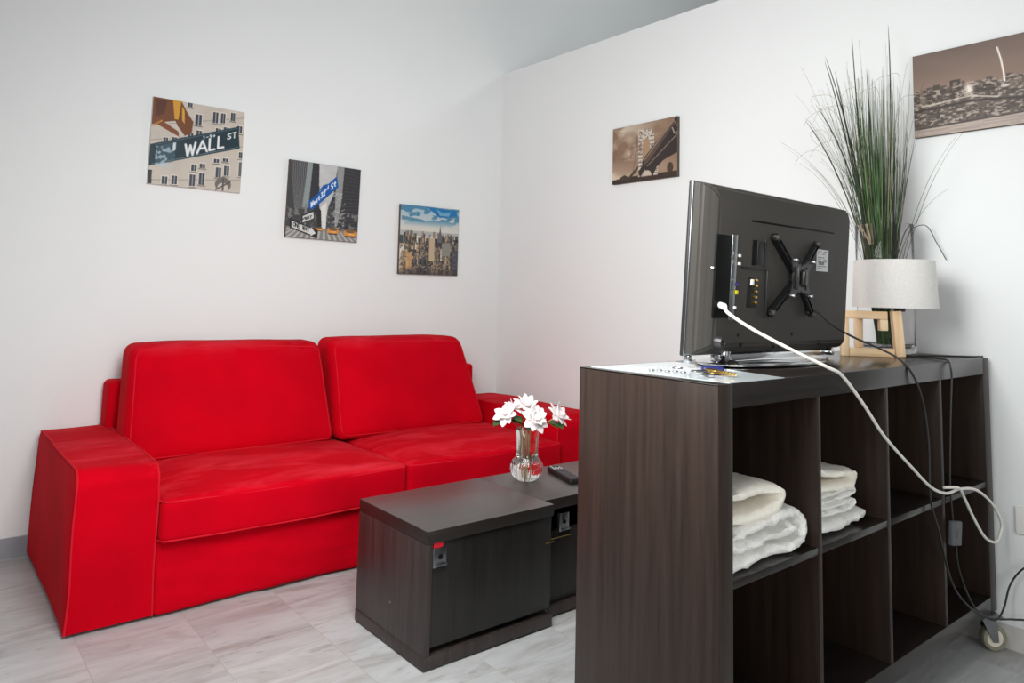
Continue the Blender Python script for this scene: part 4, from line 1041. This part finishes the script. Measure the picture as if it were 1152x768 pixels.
for (x, y, w_, h_) in win:
    p.rect(x-.008, y-.010, x+w_+.008, y+h_+.008, (226, 218, 206)); p.rect(x, y, x+w_, y+h_, (62, 66, 76)); p.rect(x+w_*.45, y, x+w_*.62, y+h_, (150, 150, 155)); p.rect(x-.012, y+h_+.006, x+w_+.012, y+h_+.018, (120, 112, 104))
p.poly([(0, 0), (.29, 0), (.36, .12), (.43, .22), (.42, .36), (.35, .40), (.27, .30), (.24, .24), (.10, .28), (0, .32)], (112, 66, 38))
p.poly([(.20, 0), (.29, 0), (.27, .22), (.23, .22)], (206, 150, 52)); p.poly([(.30, .06), (.33, .10), (.34, .26), (.31, .22)], (210, 156, 60)); p.poly([(.02, .02), (.14, .02), (.12, .18), (.04, .22)], (86, 48, 34))
p.poly([(.05, .23), (.28, .36), (.29, .42), (.03, .30)], (126, 70, 40)); p.line([(0.02, .33), (.10, .26)], .008, (190, 130, 50))
p.put((np.hypot(p.u-.80, (p.v-.92)) < .09).astype(float), (112, 104, 98)); p.put((np.hypot(p.u-.80, (p.v-.96)) < .06).astype(float), (196, 188, 178)); p.line([(.80, .84), (.80, .99)], .01, (90, 84, 80)); p.line([(.72, .99), (.88, .88)], .008, (90, 84, 80))
p.poly([(0, .84), (.035, .84), (.04, 1), (0, 1)], (46, 48, 52))
p.poly([(0, .55), (.935, .19), (.965, .455), (.0, .80)], (28, 50, 60))
p.line([(.03, .775), (.95, .44)], .003, (120, 140, 146)); p.line([(.05, .55), (.93, .21)], .003, (90, 110, 118))
p.poly([(.06, .56), (.25, .49), (.26, .68), (.24, .73), (.06, .76)], (84, 110, 128), .5)
p.put((((p.u > .06) & (p.u < .26) & (p.v > .55) & (p.v < .80)) & (fbm(p.u, p.v, 30, 5) > .56)).astype(float), (176, 196, 208), .75)
p.poly([(.235, .50), (.262, .49), (.262, .58), (.235, .60)], (206, 214, 220))
sl = (1, -0.385)
for chh, x, y in (('W', .365, .500), ('A', .492, .447), ('L', .622, .392), ('L', .718, .352)): text(p, chh, x, y, .105 if chh in 'WA' else .070, .138, 1, -.385, .0125, (226, 228, 228), 0.2)
text(p, 'ST', .818, .298, .040, .066, 1, -.385, .007, (222, 226, 226), .45)
text(p, '1-9>', .545, .372, .026, .042, 1, -.385, .0045, (216, 220, 222), .35)
canvas('canvas_print', 'square canvas print of a WALL ST sign, leftmost above the sofa', (-1.9965, -0.019, 1.9059), (1, 0, 0), (0, -1, 0), 0.405, 0.3903, 0.0185, p, M['canvas'], rot=0.0)

# 2 avenue with blue sign
p = Print(130, 130); p.a[:] = np.array((170, 170, 170))/255
p.put(fbm(p.u, p.v, 5, 8), (206, 206, 206))
p.poly([(0, 0), (.40, 0), (.42, .45), (.44, .62), (.47, .86), (0, .86)], (66, 66, 68)); 
for i in range(13): p.line([(0.02+.024*i, 0), (0.10+.013*i, .62)], .0035, (140, 140, 142), .8)
p.poly([(.24, 0), (.31, .0), (.28, .60), (.20, .60)], (136, 146, 146)); p.poly([(.31, 0), (.40, 0), (.40, .45), (.33, .60), (.29, .6)], (52, 52, 56)); p.rect(.36, .30, .42, .7, (48, 48, 50))
p.poly([(.66, 0), (1, 0), (1, .90), (.52, .87), (.56, .55), (.62, .40)], (56, 56, 60)); p.poly([(.66, 0), (.76, 0), (.74, .5), (.70, .8), (.66, .8), (.65, .40)], (142, 144, 144))
for i in range(16): p.line([(.78, .03+.05*i), (1, .06+.045*i)], .003, (96, 96, 100), .7)
for i in range(9): p.line([(.78+.025*i, .02), (.77+.027*i, .86)], .003, (36, 36, 40), .6)
p.put(((p.u > .52) & (p.u < .80) & (p.v > .35) & (p.v < .86) & (fbm(p.u, p.v*1.6, 34, 9) > .58)).astype(float), (176, 176, 174), .7)
p.poly([(.45, .58), (.53, .50), (.54, .86), (.49, .86)], (216, 214, 210)); p.poly([(.40, .55), (.46, .62), (.48, .86), (.42, .86)], (44, 44, 46)); p.poly([(.55, .60), (.60, .55), (.62, .86), (.55, .86)], (70, 70, 72))
p.put(((p.v > .62) & (fbm(p.u, p.v, 26, 4) > .60) & ((p.u < .4) | (p.u > .55))).astype(float), (150, 148, 145), .6)
p.rect(0, .86, 1, 1, (128, 126, 124)); p.put(((p.v > .88) & (np.sin((p.u-.5)*30/(p.v-.6)) > .2)).astype(float), (208, 206, 202), .6)
for x, y, s_ in ((.645, .875, .085), (.895, .885, .10), (.455, .865, .05)):
    p.put((((p.u-x)/s_)**2+((p.v-y)/(s_*.55))**2 < 1).astype(float), (206, 138, 66)); p.put((((p.u-x)/(s_*.7))**2+((p.v-y+s_*.30)/(s_*.30))**2 < 1).astype(float), (96, 78, 62), .8); p.rect(x-s_*.8, y+s_*.40, x+s_*.8, y+s_*.58, (60, 50, 44)); p.put((((p.u-x-s_*.1)/(s_*.5))**2+((p.v-y-s_*.12)/(s_*.12))**2 < 1).astype(float), (236, 180, 110), .8)
p.rect(.235, .55, .26, 1, (120, 126, 126))
p.poly([(.28, .52), (.655, .135), (.685, .28), (.34, .62), (.28, .60)], (22, 84, 160)); p.poly([(.40, .38), (.47, .28), (.54, .25), (.50, .30)], (22, 84, 160))
def dtext(st, x, y, cw, ch, w, gap=.35): text(p, st, x, y, cw, ch, .72, -.70, w, (224, 232, 240), gap)
dtext('West', .315, .525, .036, .070, .0060, .25); dtext('32', .445, .390, .034, .070, .0060); dtext('nd', .500, .315, .026, .045, .0045); dtext('St', .580, .255, .042, .075, .0065)
p.poly([(.20, .70), (.37, .62), (.385, .74), (.20, .82)], (46, 46, 48)); p.poly([(.215, .715), (.355, .645), (.365, .73), (.215, .80)], (206, 206, 204)); text(p, 'WAY', .25, .725, .024, .038, 1, -.42, .004, (40, 40, 42), .3); p.line([(.215, .76), (.245, .73)], .006, (40, 40, 42))
p.poly([(.04, .76), (.43, .88), (.43, .99), (.05, .88)], (32, 32, 34)); p.poly([(.07, .79), (.335, .865), (.335, .845), (.405, .925), (.335, .965), (.335, .945), (.075, .870)], (214, 214, 212))
text(p, 'ONE WAY', .095, .805, .026, .050, 1, .28, .0045, (36, 36, 38), .22)
canvas('canvas_print', 'square canvas print of a grey avenue with a blue street sign, above the sofa', (-1.3563, -0.019, 1.7091), (1, 0, 0), (0, -1, 0), 0.3899, 0.3877, 0.0185, p, M['canvas_dark'], rot=math.radians(-0.6))

# 3 skyline by day
p = Print(110, 110)
t3 = np.clip(p.v/.38, 0, 1)[..., None]; p.a = (1-t3)*np.array((150, 180, 198))/255 + t3*np.array((214, 208, 196))/255
cl = fbm(p.u*1.0+p.v*0.6, p.v*2.6, 3, 21); p.put(((cl < .47) & (p.v < .30))*1.0*np.clip((.30-p.v)/.12, 0, 1), (60, 122, 156), .85)
p.poly([(.42, .0), (.95, .02), (.98, .10), (.80, .13), (.66, .15), (.55, .08)], (26, 112, 170)); p.poly([(.02, .16), (.38, .20), (.40, .235), (.02, .22)], (84, 132, 156), .9); p.poly([(.6, .02), (.7, .07), (.86, .05), (.82, .12), (.66, .12)], (190, 208, 216), .5)
p.put(((p.v > .37) & (p.v < .44)).astype(float), (160, 166, 166), .8)
rs = np.random.RandomState(5)
for row in range(8):
    yb = .44+row*.075
    for k in range(22):
        x = rs.rand(); w_ = .02+rs.rand()*.035+row*.003; h_ = .04+rs.rand()*.09+row*.012
        base_ = [(120, 112, 104), (92, 90, 92), (168, 148, 124), (74, 76, 84), (140, 128, 114), (196, 172, 140)][rs.randint(6)]
        f = .8+.2*rs.rand()
        p.rect(x, yb-h_*.6, x+w_, yb+h_*1.4, tuple(c*f for c in base_)); p.rect(x+w_*.65, yb-h_*.6, x+w_, yb+h_*1.4, tuple(c*f*.6 for c in base_))
p.put(((p.v > .46) & (fbm(p.u, p.v, 40, 6) > .58)).astype(float), (52, 50, 54), .65); p.put(((p.v > .55) & (fbm(p.u+.3, p.v, 44, 16) > .64)).astype(float), (214, 190, 150), .6)
p.poly([(.64, .46), (.665, .34), (.675, .26), (.685, .34), (.71, .46)], (92, 94, 104)); p.rect(.645, .40, .705, .52, (104, 102, 108)); p.rect(.49, .46, .58, .80, (186, 166, 138)); p.rect(.72, .52, .86, .72, (136, 134, 128)); p.rect(.12, .68, .20, .92, (206, 160, 104), .8); p.rect(.0, .44, .06, .56, (66, 74, 76)); p.rect(.88, .62, 1, 1, (70, 74, 88), .7); p.put(np.clip((p.v-.88)/.12, 0, 1), (62, 54, 54), .7)
canvas('canvas_print', 'canvas print of a daytime city skyline under blue sky, rightmost above the sofa', (-0.7097, -0.019, 1.5507), (1, 0, 0), (0, -1, 0), 0.3912, 0.385, 0.0185, p, M['canvas_dark'], rot=math.radians(0.4))

# 4 sepia bridge
p = Print(130, 92); p.a[:] = np.array((136, 108, 88))/255
g = fbm(p.u, p.v*1.2, 3.5, 31); p.put(np.clip((g-.40)*4, 0, 1)*np.clip(1.2-p.u*1.3, 0, 1), (206, 192, 174), .95); p.put(np.clip((p.v-.55)*3, 0, 1)*np.clip(1-p.u, .4, 1), (214, 196, 172), .6)
p.put(((fbm(p.u, p.v, 9, 14) > .60) & (p.v > .35) & (p.v < .6) & (p.u < .35)).astype(float), (120, 92, 74), .5)
p.poly([(0, .93), (.25, .90), (1, .90), (1, 1), (0, 1)], (58, 44, 38)); p.poly([(.12, .90), (.2, .86), (.26, .90), (.3, .95), (.1, .95)], (70, 56, 46))
p.line([(.40, .22), (.37, .60), (.33, .86)], .004, (96, 76, 64)); p.line([(.24, .97), (.50, .66)], .020, (70, 56, 48))
def tower(x0, x1, y0, y1): p.rect(x0, y0, x1, y1, (206, 196, 184)); p.put(((p.u > x0) & (p.u < x1) & (p.v > y0) & (p.v < y1) & (np.abs(((p.v*14) % 1)-.5) < .16)).astype(float), (120, 104, 92), .8); p.put(((p.u > x0+.008) & (p.u < x1-.008) & (p.v > y0) & (p.v < y1) & (fbm(p.u, p.v, 46, 2) > .56)).astype(float), (96, 80, 70), .7)
tower(.42, .48, .12, .95); p.poly([(.42, .10), (.63, .14), (.64, .30), (.60, .42), (.48, .42), (.48, .30), (.42, .30)], (200, 190, 178)); p.put(((p.u > .43) & (p.u < .64) & (p.v > .11) & (p.v < .34) & (fbm(p.u, p.v, 40, 12) > .56)).astype(float), (98, 82, 72), .8)
p.put(((((p.u-.545)/.06)**2+((p.v-.40)/.13)**2 < 1)).astype(float), (168, 136, 108)); p.rect(.485, .40, .605, .66, (168, 136, 108)); tower(.60, .66, .22, .48); tower(.655, .72, .72, .95)
p.poly([(.50, .62), (.97, .02), (1.0, .0), (1.0, .60), (.80, .70), (.70, .80), (.64, .95), (.58, .98), (.52, .80), (.45, .95), (.42, .84), (.48, .74)], (54, 46, 44)); p.poly([(.50, .66), (.66, .46), (.93, .06), (.97, .10), (.60, .66), (.52, .74)], (92, 74, 64)); p.line([(.52, .64), (.95, .05)], .006, (168, 148, 130)); p.line([(.56, .76), (1, .30)], .006, (150, 134, 120))
p.line([(.93, .18), (.96, .28), (1, .26)], .008, (170, 156, 142)); p.line([(.94, .04), (1, .16)], .006, (140, 120, 104)); p.put((((p.u-.555)/.07)**2+((p.v-.93)/.10)**2 < 1).astype(float), (196, 180, 164)); p.rect(.40, .93, .72, 1, (64, 50, 44)); p.put((((p.u-.90)/.045)**2+((p.v-.84)/.09)**2 < 1).astype(float), (72, 56, 46)); p.rect(.8, .90, 1, .98, (64, 50, 42))
canvas('canvas_print', 'sepia canvas print of a suspension bridge seen from below, on the right wall', (-0.019, -0.9541, 1.9316), (0, -1, 0), (-1, 0, 0), 0.4125, 0.2889, 0.0185, p, M['canvas_dark'])

# 5 sepia night city
p = Print(190, 110); tt = np.clip(p.v/.5, 0, 1)[..., None]; p.a = (1-tt)*np.array((112, 96, 88))/255 + tt*np.array((140, 116, 102))/255
p.a *= (0.94+.12*fbm(p.u, p.v, 4, 41))[..., None]
p.put((p.v > .50).astype(float), (90, 78, 70)); 
rs = np.random.RandomState(9)
for k in range(60):
    x = rs.rand(); w_ = .01+rs.rand()*.03; h_ = .02+rs.rand()*.10; c = 60+rs.rand()*60
    p.rect(x, .52-h_, x+w_, .60, (c, c*.86, c*.78))
p.rect(.20, .38, .255, .6, (70, 58, 52)); p.rect(.215, .41, .24, .5, (120, 106, 96)); p.rect(.11, .42, .15, .56, (74, 62, 54))
p.put(((p.v > .44) & (p.v < .88) & (fbm(p.u*1.5, p.v*2, 34, 7) > .56)).astype(float), (190, 176, 164), .75); p.put(((p.v > .44) & (p.v < .88) & (fbm(p.u*1.5+.2, p.v*2, 30, 27) > .60)).astype(float), (58, 48, 44), .8)
p.put((np.exp(-((p.u-.30)/.02)**2-((p.v-.52)/.06)**2)), (244, 232, 222), .95)
p.line([(.0, .69), (.15, .675), (.32, .66), (.6, .72), (1, .70)], .012, (56, 46, 42)); p.line([(.05, .64), (.30, .60), (.44, .66)], .008, (214, 200, 188), .8)
p.poly([(0, .90), (1, .84), (1, 1), (0, 1)], (176, 160, 150)); p.line([(0, .905), (1, .85)], .008, (60, 50, 46)); p.put(((p.v > .9) & (fbm(p.u*.4, p.v*4, 18, 3) > .55)).astype(float), (136, 122, 114), .5)
p.line([(.445, .10), (.462, .25), (.472, .40), (.476, .50)], .004, (244, 236, 228)); p.put((((p.u-.476)/.02)**2+((p.v-.55)/.02)**2 < 1).astype(float), (226, 214, 204), .8)
canvas('canvas_print', 'sepia canvas print of a night city, cut off by the right edge, behind the grass', (-0.019, -2.4235, 1.9651), (0, -1, 0), (-1, 0, 0), 0.60, 0.300, 0.0185, p, M['canvas_dark'])
